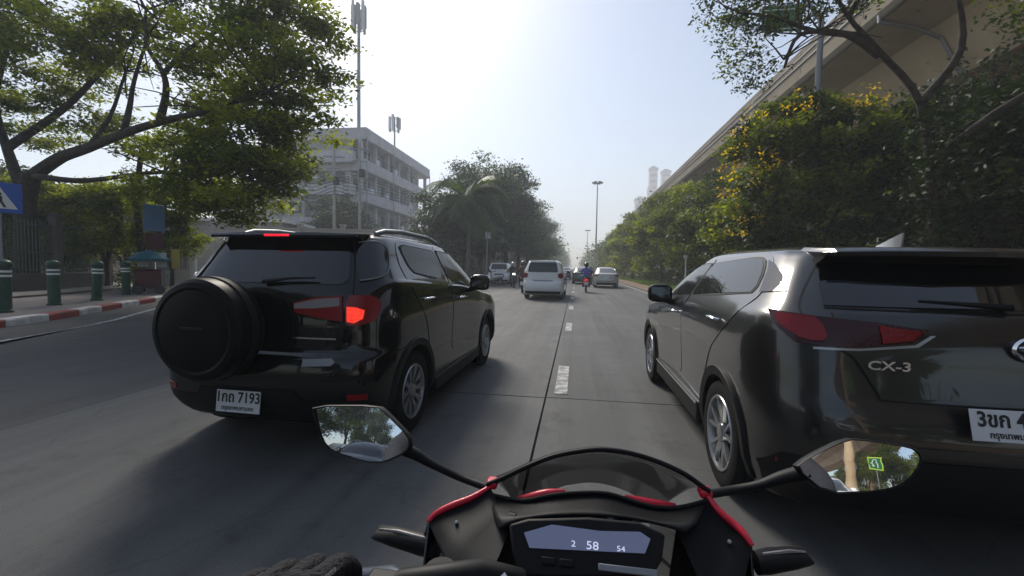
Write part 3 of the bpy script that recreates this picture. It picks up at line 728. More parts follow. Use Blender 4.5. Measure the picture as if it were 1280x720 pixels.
for k in range(12):
    y = -44+38*k
    m = MB(); m.lathe([(1.05,0),(1.05,7.2)], (17.5,y,0), n=24); m.loft([[(17.5+sx*a,y+sy*1.2,z) for sx, sy in ((-1,-1),(1,-1),(1,1),(-1,1))] for a, z in ((1.1,6.6),(3.6,8.4),(3.6,8.93))])
    m.build('pier', MATS['girder_concrete'], fl, smooth=35)

# ------------------------------------------------------------------ right-hand trees
t = thing('roadside_tree', 'leaning tree with bare dark limbs and blue-green leaves reaching over the right lane', 'tree', (7.6,10.3,.1))
o1 = Vector((7.6,10.3,.1)); b = MB()
limbs(b, [(rel([(7.6,10.3,0.1),(7.5,10.3,1.6),(7.3,10.26,2.9),(7.01,10.31,4.9),(6.15,10.24,5.96),(5.48,10.18,6.7),(5.0,10.2,7.6)],o1), .135,.03),
          (rel([(6.15,10.24,5.9),(5.4,10.1,6.3),(4.5,10.02,6.3),(4.19,9.93,5.6)],o1), .09,.025),
          (rel([(5.8,10.2,6.3),(4.9,10.3,6.5),(4.2,10.6,7.0),(3.6,10.9,7.3)],o1), .07,.02),
          (rel([(7.0,10.3,4.9),(7.6,10.2,5.9),(7.4,10.1,7.0)],o1), .11,.04),
          (rel([(5.48,10.18,6.7),(5.9,10.0,7.5),(6.4,9.9,8.2)],o1), .06,.02),
          (rel([(7.2,10.3,3.6),(8.2,10.1,4.6),(9.2,9.8,5.3)],o1), .10,.04)])
twigs(b, rel([(4.2,10,5.8),(3.6,10.9,7.3),(5,10.2,7.6),(4.5,10,6.3),(5.0,10.3,6.5),(7.4,10.1,7.0),(6.4,9.9,8.2)],o1), 9, 6, 1.2, .02)
b.build('trunk', MATS['bark'], t, smooth=60)
RB = [(3.3,11.4,7.5),(3.7,10.9,6.7),(4.3,11.0,7.3),(4.7,10.6,7.2),(4.1,11.5,6.2),(5.3,10.2,7.1),(3.9,12.0,8.1),(4.8,10.1,7.7),(6.5,9.8,7.4),(8.6,9.9,6.6),(9.4,9.8,5.6),(6.0,10.4,8.2),(7.4,10.1,7.4)]
leaves('crown', [(*(Vector(p)-o1), .62,.62,.40) for p in RB], 8000, .105, MATS['leaf_blue'], 21, clumps=14, spread=.28, parent=t, mats=MATS['leaf_mid'], frac2=.25)

leaves('creeper', [(*(Vector(p)-o1), .42,.42,.75) for p in [(7.6,10.3,.9),(7.55,10.3,2.0),(7.35,10.25,3.1),(7.2,10.3,4.1)]], 3600, .12, MATS['leaf_dark'], 24, clumps=16, parent=t)  # dark leaves added to hide the sunlit trunk
t = thing('flowering_tree', 'bushy tree with yellow flowers between the grey crossover and the flyover', 'tree', (7.3,14.6,.1))
o2 = Vector((7.3,14.6,.1)); b = MB()
limbs(b, [([(0,0,0),(.1,0,1.2),(0,0,2.2)], .16,.12), ([(0,0,1.8),(-.8,.2,3.4),(-1.3,.3,5.4)], .09,.02), ([(0,0,1.8),(.6,-.2,3.6),(.9,-.3,5.8)], .09,.02), ([(0,0,1.4),(-1.0,.2,2.4),(-1.8,.4,3.6)], .07,.02), ([(0,0,1.4),(1.0,-.4,2.6),(2.2,-.8,4.0)], .07,.02)])
b.build('trunk', MATS['bark'], t, smooth=60)
HB = [(6.2,15.3,5.7),(6.9,14.9,5.9),(8.0,14.6,5.6),(8.8,14.2,5.3),(5.9,15.8,5.2),(6.1,14.2,5.0),(7.2,13.9,5.1),(8.3,13.5,4.7),(5.8,15.1,3.6),(6.6,14.2,3.5),(7.7,13.9,3.5),(8.7,13.5,3.4),(6.2,14.9,2.2),(7.4,14.2,2.0),(8.5,13.8,1.9)]
leaves('crown', [(*(Vector(p)-o2), 1.05,1.05,.92) for p in HB], 34000, .165, MATS['leaf_mid'], 22, clumps=12, spread=.20, parent=t, mats=MATS['leaf_dark'], frac2=.38)
FB = [(4.85,15.0,4.9),(4.75,14.7,3.6),(5.0,14.6,5.4),(4.9,14.2,2.7),(5.4,13.6,4.6),(4.85,15.2,4.2),(5.3,14.3,5.9),(6.6,14.2,6.4),(7.4,13.9,6.1),(5.3,14.6,2.9),(6.0,13.7,5.9),(5.6,14.2,4.2),(8.2,13.6,6.3)]
leaves('flowers', [(*(Vector(p)-o2), .40,.40,.42) for p in FB], 850, .10, MATS['flower_yellow'], 23, clumps=9, spread=.22, parent=t)['kind'] = 'stuff'

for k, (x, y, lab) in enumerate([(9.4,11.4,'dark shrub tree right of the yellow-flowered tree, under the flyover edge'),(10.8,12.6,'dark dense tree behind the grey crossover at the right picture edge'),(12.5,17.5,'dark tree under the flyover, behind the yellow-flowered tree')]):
    make_tree(lab, (x,y,.1), (5.4,6.5,7.8)[k], (2.0,2.6,3.4)[k], 'leaf_dark', 90+k, 24000, .19, base=.10, low=9, group='dark trees under the flyover', cl=14, spread=.26)  # near-black leaf colour holds the deep shade under the flyover
ra = make_tree('green tree of the right hedge row just left of the yellow flowers', (8.0,20.5,.1), 6.0, 2.5, 'leaf_mid', 101, 24000, .21, base=.10, low=9, mats=MATS['leaf_lime'], frac2=.22, group='trees along the right verge', cl=14, spread=.26)
rb = make_tree('round green tree of the right row above the white verge post', (8.1,26.5,.1), 6.7, 2.6, 'leaf_mid', 102, 24000, .22, base=.11, low=9, mats=MATS['leaf_dark'], frac2=.3, group='trees along the right verge', cl=14, spread=.26)
rc = make_tree('light green tree of the right row, third past the yellow flowers', (7.9,33,.1), 7.4, 2.8, 'leaf_mid', 103, 24000, .23, base=.11, low=9, mats=MATS['leaf_lime'], frac2=.3, group='trees along the right verge', cl=14, spread=.26)
nth = ['fourth','fifth','sixth','seventh','eighth','ninth','tenth','eleventh']
for k in range(8):
    y = 40+7.6*k
    dup((ra,rb,rc)[k % 3], (7.6+.5*math.sin(k*2.3), y, .1), k*1.7, 'green tree of the right verge row, %s past the yellow flowers' % nth[k], ((1.25,1.2,1.12)[k % 3],(1.25,1.2,1.12)[k % 3],(1.34,1.22,1.12)[k % 3]))
for k, (x, y, s, lab) in enumerate([(13.4,24,1.1,'tall tree of the back row under the flyover, nearest the camera'),(13.8,31,1.1,'tall tree of the back row under the flyover edge, second one back'),(13.6,39,1.1,'tall tree of the back row under the flyover edge, third one back'),(13.6,49,1.15,'tall tree of the back row under the flyover edge, fourth one back'),(13.6,60,1.2,'tall tree of the back row under the flyover edge, farthest one')]):
    dup((rb,rc,ra)[k % 3], (x,y,.1), 2.0+k, lab, (s*1.1,s*1.1,s))
far_wood('tree_line', 'far hazy line of trees along the right verge below the flyover', 7.5,11, 104, 400, 34, 9.0, 72, 'leaf_far', 30000, .75)
for k, (x, y, lab) in enumerate([(7.0,17.5,'low verge shrub at the foot of the yellow-flowered tree'),(8.2,22.5,'low verge shrub beside the white post'),(8.4,29,'low verge shrub behind the lawn, second one back'),(8.4,36,'low verge shrub behind the lawn, third one back'),(8.4,45,'low verge shrub behind the lawn, farthest one')]):
    s_ = thing('bush', lab, 'bush', (x,y,.1), group='low shrubs behind the right lawn')
    m = MB(); limbs(m, [([(0,0,0),(.1,0,.5),(.1,0,1.1)], .05,.02),([(0,0,.2),(-.3,.1,.7),(-.6,0,1.1)], .04,.02)]); m.build('stem', MATS['bark'], s_, smooth=60)
    leaves('foliage', [(0,0,.9,1.0,1.4,.7),(-.2,1.6,.8,.9,1.2,.6),(.2,-1.4,.7,.9,1.1,.6)], 2200, .19, MATS['leaf_mid'], 110+k, parent=s_, clumps=12, mats=MATS['leaf_dark'], frac2=.4)
# cloth-wrapped trunk, pale wall
t = thing('cloth_wrapped_tree', 'thick tree trunk wrapped in pink and white cloth at the right edge', 'tree', (14.15,16.0,.1))
m = MB(); m.tube([(0,0,0),(.05,0,1.5),(0,.1,3.2),(.2,.1,5.5),(0,.3,7.5)],[.42,.33,.30,.26,.14],12); m.build('trunk', MATS['bark'], t, smooth=60)
for z0, z1, mm in ((2.05,2.32,'paper_white'),(2.32,2.62,'cloth_pink'),(2.62,2.75,'paper_white'),(2.75,2.98,'cloth_pink')):
    m = MB(); rg = []
    for z, rr_ in ((z0,.37),(z0+.05,.40),(z1-.05,.385),(z1,.355)):
        rg.append([((rr_+.018*math.sin(k*2.1+z0*9))*math.cos(2*PI*k/22)+.03, (rr_+.018*math.sin(k*2.1+z0*9))*math.sin(2*PI*k/22)+.05, z) for k in range(22)])
    m.loft(rg); m.build('cloth_band', MATS[mm], t, smooth=50)
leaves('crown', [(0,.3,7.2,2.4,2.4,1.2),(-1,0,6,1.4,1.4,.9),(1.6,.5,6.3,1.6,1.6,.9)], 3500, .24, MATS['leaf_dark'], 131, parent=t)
t = thing('concrete_wall', 'low pale concrete wall under the flyover behind the grey crossover roof', 'wall', (12.0,19.5,.1), rad(-12))
for k in range(5):
    m = MB(); m.box((.9+k*1.8,0,1.35),(1.77,.14,2.7+.05*(k % 2))); m.build('wall_panel', MATS['barrier_pale'], t, bevel=.02)
t = thing('verge_post', 'slim white post standing on the lawn of the right verge', 'post', (6.27,26.2,.11))
m = MB(); m.lathe([(.04,0),(.04,1.95),(0,1.97)], n=10); m.build('shaft', MATS['band_white'], t); m = MB(); m.box((0,0,2.02),(.22,.08,.16)); m.build('head', MATS['paper_white'], t, bevel=.01)

t = thing('road_sign', 'green road sign on a tall arm behind the upper right branches', 'sign', (8.4,17.2,.1))
m = MB(); m.tube([(0,0,0),(0,0,10.2),(-.4,0,10.75),(-2.0,0,10.75)], [.12,.10,.08,.06], 8); m.build('mast', MATS['metal_grey'], t, smooth=50)
m = MB(); m.box((-1.35,-.1,10.25),(1.35,.04,.85)); m.build('panel', MATS['sign_green'], t, bevel=.01)
for z in (9.92,10.58):
    m = MB(); m.box((-1.35,-.126,z),(1.25,.012,.03)); m.build('border', MATS['band_white'], t)
# ------------------------------------------------------------------ street lamps and far towers
def lamp(lab, loc, h):
    t = thing('street_lamp', lab, 'street lamp', loc, group='tall street lamps on the right')
    m = MB(); m.lathe([(.26,0),(.24,1.0),(.13,h),(0,h)], n=10); m.build('pole', MATS['metal_grey'], t, smooth=40)
    for k in range(6):
        a = PI*k/3
        m = MB(); m.tube([(0,0,h-.2),(.8*math.cos(a),.8*math.sin(a),h+.05)], .05, 5); m.box((1.0*math.cos(a),1.0*math.sin(a),h-.02),(.75,.5,.42), rz=a); m.build('lamp_head', MATS['metal_dark'], t)
lamp('tall high-mast street lamp standing against the pale sky', (5.0,115,.1), 23.4)
lamp('small far street lamp low above the right trees', (5.2,214,.1), 19.6)
for k, (x, y, z, w_, lab) in enumerate([(73.5,450,99,7.5,'slender hazy tower with dark cap beyond the flyover, left of a pair'),(85.5,450,96,8,'hazy tower with wide dark cap, right of a pair'),(62,455,70,9,'wide hazy apartment tower above the right tree row'),(52,455,74,9,'')][:3]):
    t = thing('high_rise', lab, 'tower', (x,y,0), group='hazy towers beyond the flyover')
    m = MB(); m.box((0,0,z/2),(w_,w_,z)); m.box((-w_*.4,0,z*.42),(w_*.5,w_*1.1,z*.84)); m.build('wall', MATS['far_tower'], t)
    m = MB(); m.box((0,0,z+1.2),(w_*1.12,w_*1.12,2.6)); m.box((0,0,z+3.2),(w_*.5,w_*.5,2.5)); m.build('roof_cap', MATS['metal_dark'], t)
    for q in range(int(z/6)):
        m = MB(); m.box((0,-w_/2-.1,4+q*6),(w_*.8,.3,2.2)); m.build('window_band', MATS['window_glass'], t)

# ------------------------------------------------------------------ what the mirrors and windows look back at
dup(T1, (-13,-14,.14), .4, 'tall round tree behind the camera on the left pavement', (.8,.8,.75))
dup(T2, (-13.5,-27,.14), 1.4, 'second tall tree behind the camera on the left pavement', (.9,.9,.9))
dup(T1, (-13,-42,.14), 2.4, 'third tall tree behind the camera on the left pavement')
make_palm('coconut palm behind the camera on the left pavement', (-11.6,-7.5,.14), 6.4, 5, 3.6, 20)
for k, y in enumerate((-12,-21,-30,-40)):
    dup((ra,rb,rc)[k % 3], (12.5,y-3,.1), k*1.3, ('near','second','third','last')[k]+' green tree behind the camera on the right verge')
far_wood('tree_line', 'far line of trees behind the camera', -30, 40, -130, -90, 14, 13, 73, 'leaf_far', 9000, 1.0)
t = thing('u_turn_sign', 'lime-bordered green u-turn sign on a post behind the camera', 'sign', (5.4,-11.5,.1), PI)
m = MB(); m.lathe([(.035,0),(.035,3.0)], n=10); m.build('post', MATS['metal_grey'], t)
m = MB(); m.box((0,-.05,2.7),(.85,.02,.7)); m.build('border_panel', MATS['sign_lime'], t)
m = MB(); m.box((0,-.064,2.7),(.70,.006,.55)); m.build('face', MATS['sign_green'], t)
m = MB(); m.tube([(-.12,-.072,2.5),(-.12,-.072,2.78),(-.08,-.072,2.86),(0,-.072,2.89),(.08,-.072,2.86),(.12,-.072,2.78),(.12,-.072,2.62)], .025, 6); m.prism([(.04,2.64),(.20,2.64),(.12,2.52)], (0,-.075,0),(1,0,0),(0,0,1),.01); m.build('turn_arrow', MATS['band_white'], t)
t = thing('support_column', 'pale round concrete column behind the camera beside the road', 'column', (9.6,-30,.1))
m = MB(); m.lathe([(.7,0),(.7,11.0)], n=24); m.build('shaft', MATS['girder_concrete'], t, smooth=40)
m = MB(); m.loft([[(sx*a+dx,sy*.7,z) for sx, sy in ((-1,-1),(1,-1),(1,1),(-1,1))] for a, dx, z in ((.75,0,8.6),(1.6,.8,10.4),(1.6,.8,11.05))]); m.build('capital', MATS['girder_concrete'], t)

for k, (x, y, sc_, lab) in enumerate([(14.5,11.5,1.15,'dark tree in the shade of the flyover at the far right edge'),(15.5,20,1.2,'dark tree deep under the flyover behind the pale wall'),(11.8,8.2,.95,'dark tree beside the right lane just outside the right picture edge')]):
    pass
# ------------------------------------------------------------------ vehicles
mat('paint_black', (0.0030,0.0034,0.0038), 0.22, coat=0.85, spec=0.12)
mat('vinyl_black', (0.0035,0.0035,0.004), 0.42, spec=0.14)
mat('paint_grey', (0.036,0.0358,0.0352), 0.33, metal=0.85, coat=1.0, noise=(900,0.45,0.7), col2=(0.058,0.0575,0.0565))
mat('paint_white', (0.80,0.80,0.80), 0.3, coat=1.0)
mat('paint_beige', (0.42,0.40,0.36), 0.3, metal=0.2, coat=1.0)
mat('paint_silver', (0.35,0.36,0.37), 0.3, metal=0.5, coat=1.0)
mat('paint_green', (0.02,0.07,0.05), 0.3, coat=1.0)
mat('paint_blue', (0.03,0.06,0.20), 0.3, coat=1.0)
mat('paint_red', (0.38,0.008,0.012), 0.28, coat=1.0)
mat('plastic_black', (0.0075,0.0075,0.008), 0.55, spec=.25)
mat('plastic_satin', (0.0085,0.009,0.010), 0.55, spec=.2)
mat('seam_black', (0.002,0.002,0.002), 0.8)
mat('car_glass', (0.004,0.0045,0.005), 0.04, spec=0.95)
mat('side_glass', (0.003,0.0035,0.004), 0.05, spec=0.18)
mat('car_glass_clear', (0.05,0.055,0.055), 0.06, spec=0.6, coat=0.6)
mat('lamp_red', (0.20,0.003,0.005), 0.12, spec=.5, bump=(70,.12))
mat('lamp_dark_red', (0.035,0.002,0.003), 0.12, spec=.5, bump=(70,.12))
mat('lamp_clear', (0.24,0.22,0.215), 0.12, coat=0.6)
mat('lamp_lit', (0.5,0.02,0.01), 0.3, bump=(90,.6), noise=(55,.35,.6), col2=(.9,.12,.05), emit=((1.0,0.035,0.018), 0.5))
mat('brake_lit', (0.5,0.01,0.02), 0.3, emit=((1.0,0.012,0.035), 0.55))
mat('reflector_red', (0.22,0.006,0.006), 0.2)
mat('plate_white', (0.62,0.63,0.64), 0.45)
mat('plate_black', (0.01,0.01,0.012), 0.5)
mat('chrome', (0.75,0.76,0.78), 0.12, metal=1.0)
mat('alloy', (0.36,0.37,0.38), 0.30, metal=0.9)
mat('alloy_dark', (0.03,0.03,0.032), 0.35, metal=0.5)
mat('rubber', (0.009,0.009,0.009), 0.8, spec=.2, bump=(120,0.2))
mat('mirror_glass', (0.88,0.90,0.92), 0.015, metal=1.0)
mat('mirror_dim', (0.16,0.17,0.18), 0.05, metal=1.0)

for k_ in ('paint_black','paint_grey','car_glass'):          # road film: patchy gloss
    n_ = MATS[k_].node_tree; b_ = n_.nodes['Principled BSDF']
    t_ = n_.nodes.new('ShaderNodeTexCoord'); z_ = n_.nodes.new('ShaderNodeTexNoise'); z_.inputs['Scale'].default_value = 3.5; z_.inputs['Detail'].default_value = 9
    r_ = n_.nodes.new('ShaderNodeMapRange'); r_.inputs['From Min'].default_value = .45; r_.inputs['From Max'].default_value = .75; r_.inputs['To Min'].default_value = .02; r_.inputs['To Max'].default_value = .16 if k_ != 'car_glass' else .09
    n_.links.new(t_.outputs['Object'], z_.inputs['Vector']); n_.links.new(z_.outputs['Fac'], r_.inputs['Value'])
    n_.links.new(r_.outputs['Result'], b_.inputs['Coat Roughness' if k_ != 'car_glass' else 'Roughness'])
def cr(P, n, ghost0=None, ghost1=None):
    """Catmull-Rom along axis 0 of an array"""
    P = np.asarray(P, float); K = len(P)
    g0 = 2*P[0]-P[1] if ghost0 is None else ghost0
    g1 = 2*P[-1]-P[-2] if ghost1 is None else ghost1
    Q = np.concatenate([[g0], P, [g1]]); out = []
    for i in range(K-1):
        a, b, c, d = Q[i], Q[i+1], Q[i+2], Q[i+3]
        for k in range(n):
            t = k/n
            out.append(0.5*(2*b+(c-a)*t+(2*a-5*b+4*c-d)*t*t+(3*b-a-3*c+d)*t**3))
    out.append(P[-1]); return np.array(out)

class Car:
    def __init__(self, name, label, rows, axles, arch_r, paint, loc, rz, group=None, cat='car', nz=6, nc=7, clear=.37):
        self.root = thing(name, label, cat, loc, rz, group)
        R = np.array(rows, float)                       # K x M x 3
        mir = np.array([-1,1,1.])
        D = cr(R, nz)
        D = np.array([cr(row, nc, ghost0=row[1]*mir, ghost1=row[-2]*mir) for row in D])
        self.D = D; K, M = D.shape[:2]
        V = D.reshape(-1,3); half = K*M
        VV = np.concatenate([V, V*mir]); F = []
        for i in range(K-1):
            for j in range(M-1):
                a, b, c, d = i*M+j, i*M+j+1, (i+1)*M+j+1, (i+1)*M+j
                F.append((a,b,c,d)); F.append((half+d,half+c,half+b,half+a))
        for j in range(M-1): F.append((j, half+j, half+j+1, j+1))
        bm = bmesh.new(); vs = [bm.verts.new(p) for p in VV]
        for f in F:
            try: bm.faces.new([vs[i] for i in f])
            except ValueError: pass
        bmesh.ops.remove_doubles(bm, verts=bm.verts, dist=0.0006)
        bmesh.ops.dissolve_degenerate(bm, edges=bm.edges, dist=0.0004)
        bmesh.ops.recalc_face_normals(bm, faces=bm.faces)
        self.bvh = BVHTree.FromBMesh(bm)
        me = bpy.data.meshes.new('body'); bm.to_mesh(me); bm.free()
        o = bpy.data.objects.new('body', me); COL.objects.link(o); self.body = o
        me.materials.append(paint); me.materials.append(MATS['seam_black'])
        cut = MB()
        for y in axles:
            for s in (-1,1):
                cut.lathe([(arch_r,0),(arch_r,.42)], (s*.55,y,arch_r-.045), (s,0,0), 40, caps=True)
        co = cut.build('cutter', MATS['seam_black'])
        bo = o.modifiers.new('b','BOOLEAN'); bo.operation = 'DIFFERENCE'; bo.object = co; bo.solver = 'EXACT'
        applied(o); bpy.data.objects.remove(co)
        me = o.data
        if len(me.materials) < 2: me.materials.append(MATS['seam_black'])
        for p in me.polygons:
            c = p.center; p.material_index = 0
            for y in axles:
                if (c.y-y)**2+(c.z-(arch_r-.045))**2 < (arch_r+.004)**2 and abs(c.x) < .99:
                    if (c.y-y)**2+(c.z-(arch_r-.045))**2 < (arch_r*.985)**2 or abs(p.normal.x) < .35: p.material_index = 1
        me.shade_smooth(); me.set_sharp_from_angle(angle=rad(38))
        o.parent = self.root
    def hit(self, p, th):
        wv = Vector((math.sin(rad(th)), -math.cos(rad(th)), 0)); s = Vector((math.cos(rad(th)), math.sin(rad(th)), 0))
        org = s*p[0] + Vector((0,0,p[1])) + wv*6
        h, n, i, d = self.bvh.ray_cast(org, -wv)
        if h is None:
            h, n, i, d = self.bvh.find_nearest(s*p[0]+Vector((0,0,p[1]))+wv*.9)
        return h, n, wv
    def panel(self, name, poly, th, material, off=.004, thick=.015, grid=.06, parent=None, rnd=0, smooth=30, inset=None):
        """a panel with outline poly (3D hints) lying on the body, seen from azimuth th (0 back, 90 right, -90 left)"""
        s = Vector((math.cos(rad(th)), math.sin(rad(th)), 0))
        P = [Vector((Vector(p).dot(s), p[2])) for p in poly]
        for _ in range(rnd):
            Q = []
            for i in range(len(P)):
                a, b = P[i], P[(i+1) % len(P)]; L = (b-a).length
                f = min(.25, .04/max(L,1e-6)) if _ == 0 else .25
                Q += [a.lerp(b, f), a.lerp(b, 1-f)]
            P = Q
        bm = bmesh.new(); vs = [bm.verts.new((p.x,p.y,0)) for p in P]; bm.faces.new(vs)
        xs = [p.x for p in P]; ys = [p.y for p in P]
        for ax, lo, hi in ((0,min(xs),max(xs)),(1,min(ys),max(ys))):
            k = max(1, int((hi-lo)/grid))
            for q in range(1, k):
                c = [0,0,0]; c[ax] = lo+(hi-lo)*q/k; nn = [0,0,0]; nn[ax] = 1
                bmesh.ops.bisect_plane(bm, geom=bm.verts[:]+bm.edges[:]+bm.faces[:], plane_co=c, plane_no=nn)
        rim = {}
        for v in bm.verts:
            h, n, wv = self.hit((v.co.x, v.co.y), th)
            if n.dot(wv) < 0: n = -n
            v.co = h + n*off; rim[v] = v.co - n*(thick+off)
        bm.normal_update()
        be = [e for e in bm.edges if e.is_boundary]; mp = {}
        for e in be:
            for v in e.verts:
                if v not in mp: mp[v] = bm.verts.new(rim[v])
        for e in be:
            a, b = e.verts; bm.faces.new((a, b, mp[b], mp[a]))
        bmesh.ops.recalc_face_normals(bm, faces=bm.faces)
        f0 = bm.faces[:] 
        me = bpy.data.meshes.new(name); bm.to_mesh(me); bm.free()
        # make the face look outwards
        wv = Vector((math.sin(rad(th)), -math.cos(rad(th)), 0))
        tot = sum(p.area*p.normal.dot(wv) for p in me.polygons)
        if tot < 0: me.flip_normals()
        me.materials.append(material); me.shade_smooth(); me.set_sharp_from_angle(angle=rad(smooth))
        o = bpy.data.objects.new(name, me); COL.objects.link(o); o.parent = parent or self.root
        return o
    def pair(self, name, poly, th, *a, **k):
        parents = k.pop('parents', (None,None))
        r = self.panel(name, poly, th, *a, parent=parents[0], **k)
        l = self.panel(name, [(-p[0],p[1],p[2]) for p in poly], -th, *a, parent=parents[1], **k)
        return r, l
    def seam(self, lines, width=.007, name='panel_seam'):
        """thin dark gaps: lines = (points, azimuth); all joined in one part"""
        m = MB()
        for pts, th in lines:
            s = Vector((math.cos(rad(th)), math.sin(rad(th)), 0))
            P = [Vector((Vector(p).dot(s), p[2])) for p in pts]
            if len(P) > 2: P = [Vector(q) for q in smooth_line([tuple(p) for p in P], 5)]
            Q = [P[0]]
            for i in range(len(P)-1):
                k = max(1, int((P[i+1]-P[i]).length/.05))
                Q += [P[i].lerp(P[i+1], (q+1)/k) for q in range(k)]
            rg = []
            for i, p in enumerate(Q):
                t = (Q[min(i+1,len(Q)-1)]-Q[max(i-1,0)]).normalized(); nn = Vector((-t.y,t.x))*width/2
                row = []
                for q, lift in ((p+nn,-.006),(p+nn,.0022),(p-nn,.0022),(p-nn,-.006)):
                    h, n, wv = self.hit((q.x,q.y), th)
                    if n.dot(wv) < 0: n = -n
                    row.append(h+n*lift)
                rg.append(row)
            m.loft(rg)
        return m.build(name, MATS['seam_black'], self.root)

def make_wheel(root, x, y, side, R, w_, rr, style, tyre_m='rubber'):
    e = empty('wheel', root, (x, y, R))
    h = w_/2; A = (side,0,0)
    m = MB()
    m.lathe([(rr-.005,-h+.02),(rr+.012,-h+.004),(R-.045,-h-.004),(R-.018,-h+.006),(R-.004,-h+.028),(R,-h+.05),(R-.006,-.052),(R-.006,-.040),(R,-.036),(R,-.006),(R-.007,-.004),(R-.007,.004),(R,.006),(R,.036),(R-.006,.040),(R-.006,.052),(R,h-.05),(R-.004,h-.028),(R-.018,h-.006),(R-.045,h+.004),(rr+.012,h-.004),(rr-.005,h-.02)], (0,0,0), A, 40)
    m.build('tyre', MATS[tyre_m], e, smooth=30)
    m = MB(); m.lathe([(rr+.006,h-.006),(rr+.002,h+.001),(rr-.012,h-.002),(rr-.016,h-.02),(rr-.024,0),(rr-.02,-h+.02)], (0,0,0), A, 40)
    m.lathe([(rr-.03,-.02),(.06,-.02),(0,-.02)], (0,0,0), A, 24, mi=1)
    ax = Vector(A); u = Vector((0,1,0)); v = Vector((0,0,1))
    def spoke(a, w0, w1, r0, r1, h0, h1, mi=0, tw=0):
        du = u*math.cos(a)+v*math.sin(a); dv = -u*math.sin(a)+v*math.cos(a); d2 = dv*tw
        rg = []
        for rad_, ww, hh in ((r0,w0,h0),((r0+r1)/2,(w0+w1)/2*.92,(h0+h1)/2+.004),(r1,w1,h1)):
            c = du*rad_ + d2*((rad_-r0)/(r1-r0))
            rg.append([c+dv*ww/2+ax*(hh-.022), c+dv*ww/2*.8+ax*hh, c-dv*ww/2*.8+ax*hh, c-dv*ww/2+ax*(hh-.022)])
        m.loft(rg, True, True, mi)
    if style == 'multi':
        for k in range(10):
            a = 2*PI*k/10
            for tw in (-.018,.018): spoke(a, .022, .026, .045, rr-.008, h-.03, h-.008, 0, tw)
    elif style == 'split':
        for k in range(5):
            a = 2*PI*k/5+.3
            for tw in (-.062,.062): spoke(a, .030, .024, .045, rr-.008, h-.022, h-.006, 0, tw)
            spoke(a, .05, .11, .05, rr-.05, h-.05, h-.05, 1, 0)
    else:
        for k in range(7): spoke(2*PI*k/7, .05, .06, .03, rr-.008, h-.02, h-.008)
    m.lathe([(.062,h-.035),(.058,h-.012),(.045,h-.006),(.03,h-.004),(0,h-.003)], (0,0,0), A, 16)
    m.build('rim', [MATS['alloy'], MATS['alloy_dark']], e, smooth=35)
    return e

def plate(root, c, w_, h_, top, bottom, tilt=0.0, name='number_plate'):
    """a plate facing -Y with two lines of lettering"""
    M = frame(c, (1,0,0), (0,math.sin(rad(tilt)),math.cos(rad(tilt))))
    m = MB(); m.box((0,0,-.002),(w_,h_,.006)); p = m.build(name, MATS['plate_white'], root, bevel=.002); p.data.transform(M)
    if top:
        text_mesh('lettering', top, h_*.66, MATS['plate_black'], p, M @ Matrix.Translation((0, h_*.17, .0025)), .0006, sx=.88, bold=.0022)
        text_mesh('lettering', bottom, h_*.27, MATS['plate_black'], p, M @ Matrix.Translation((0, -h_*.30, .0025)), .0006, sx=.95, bold=.0006)
    return p

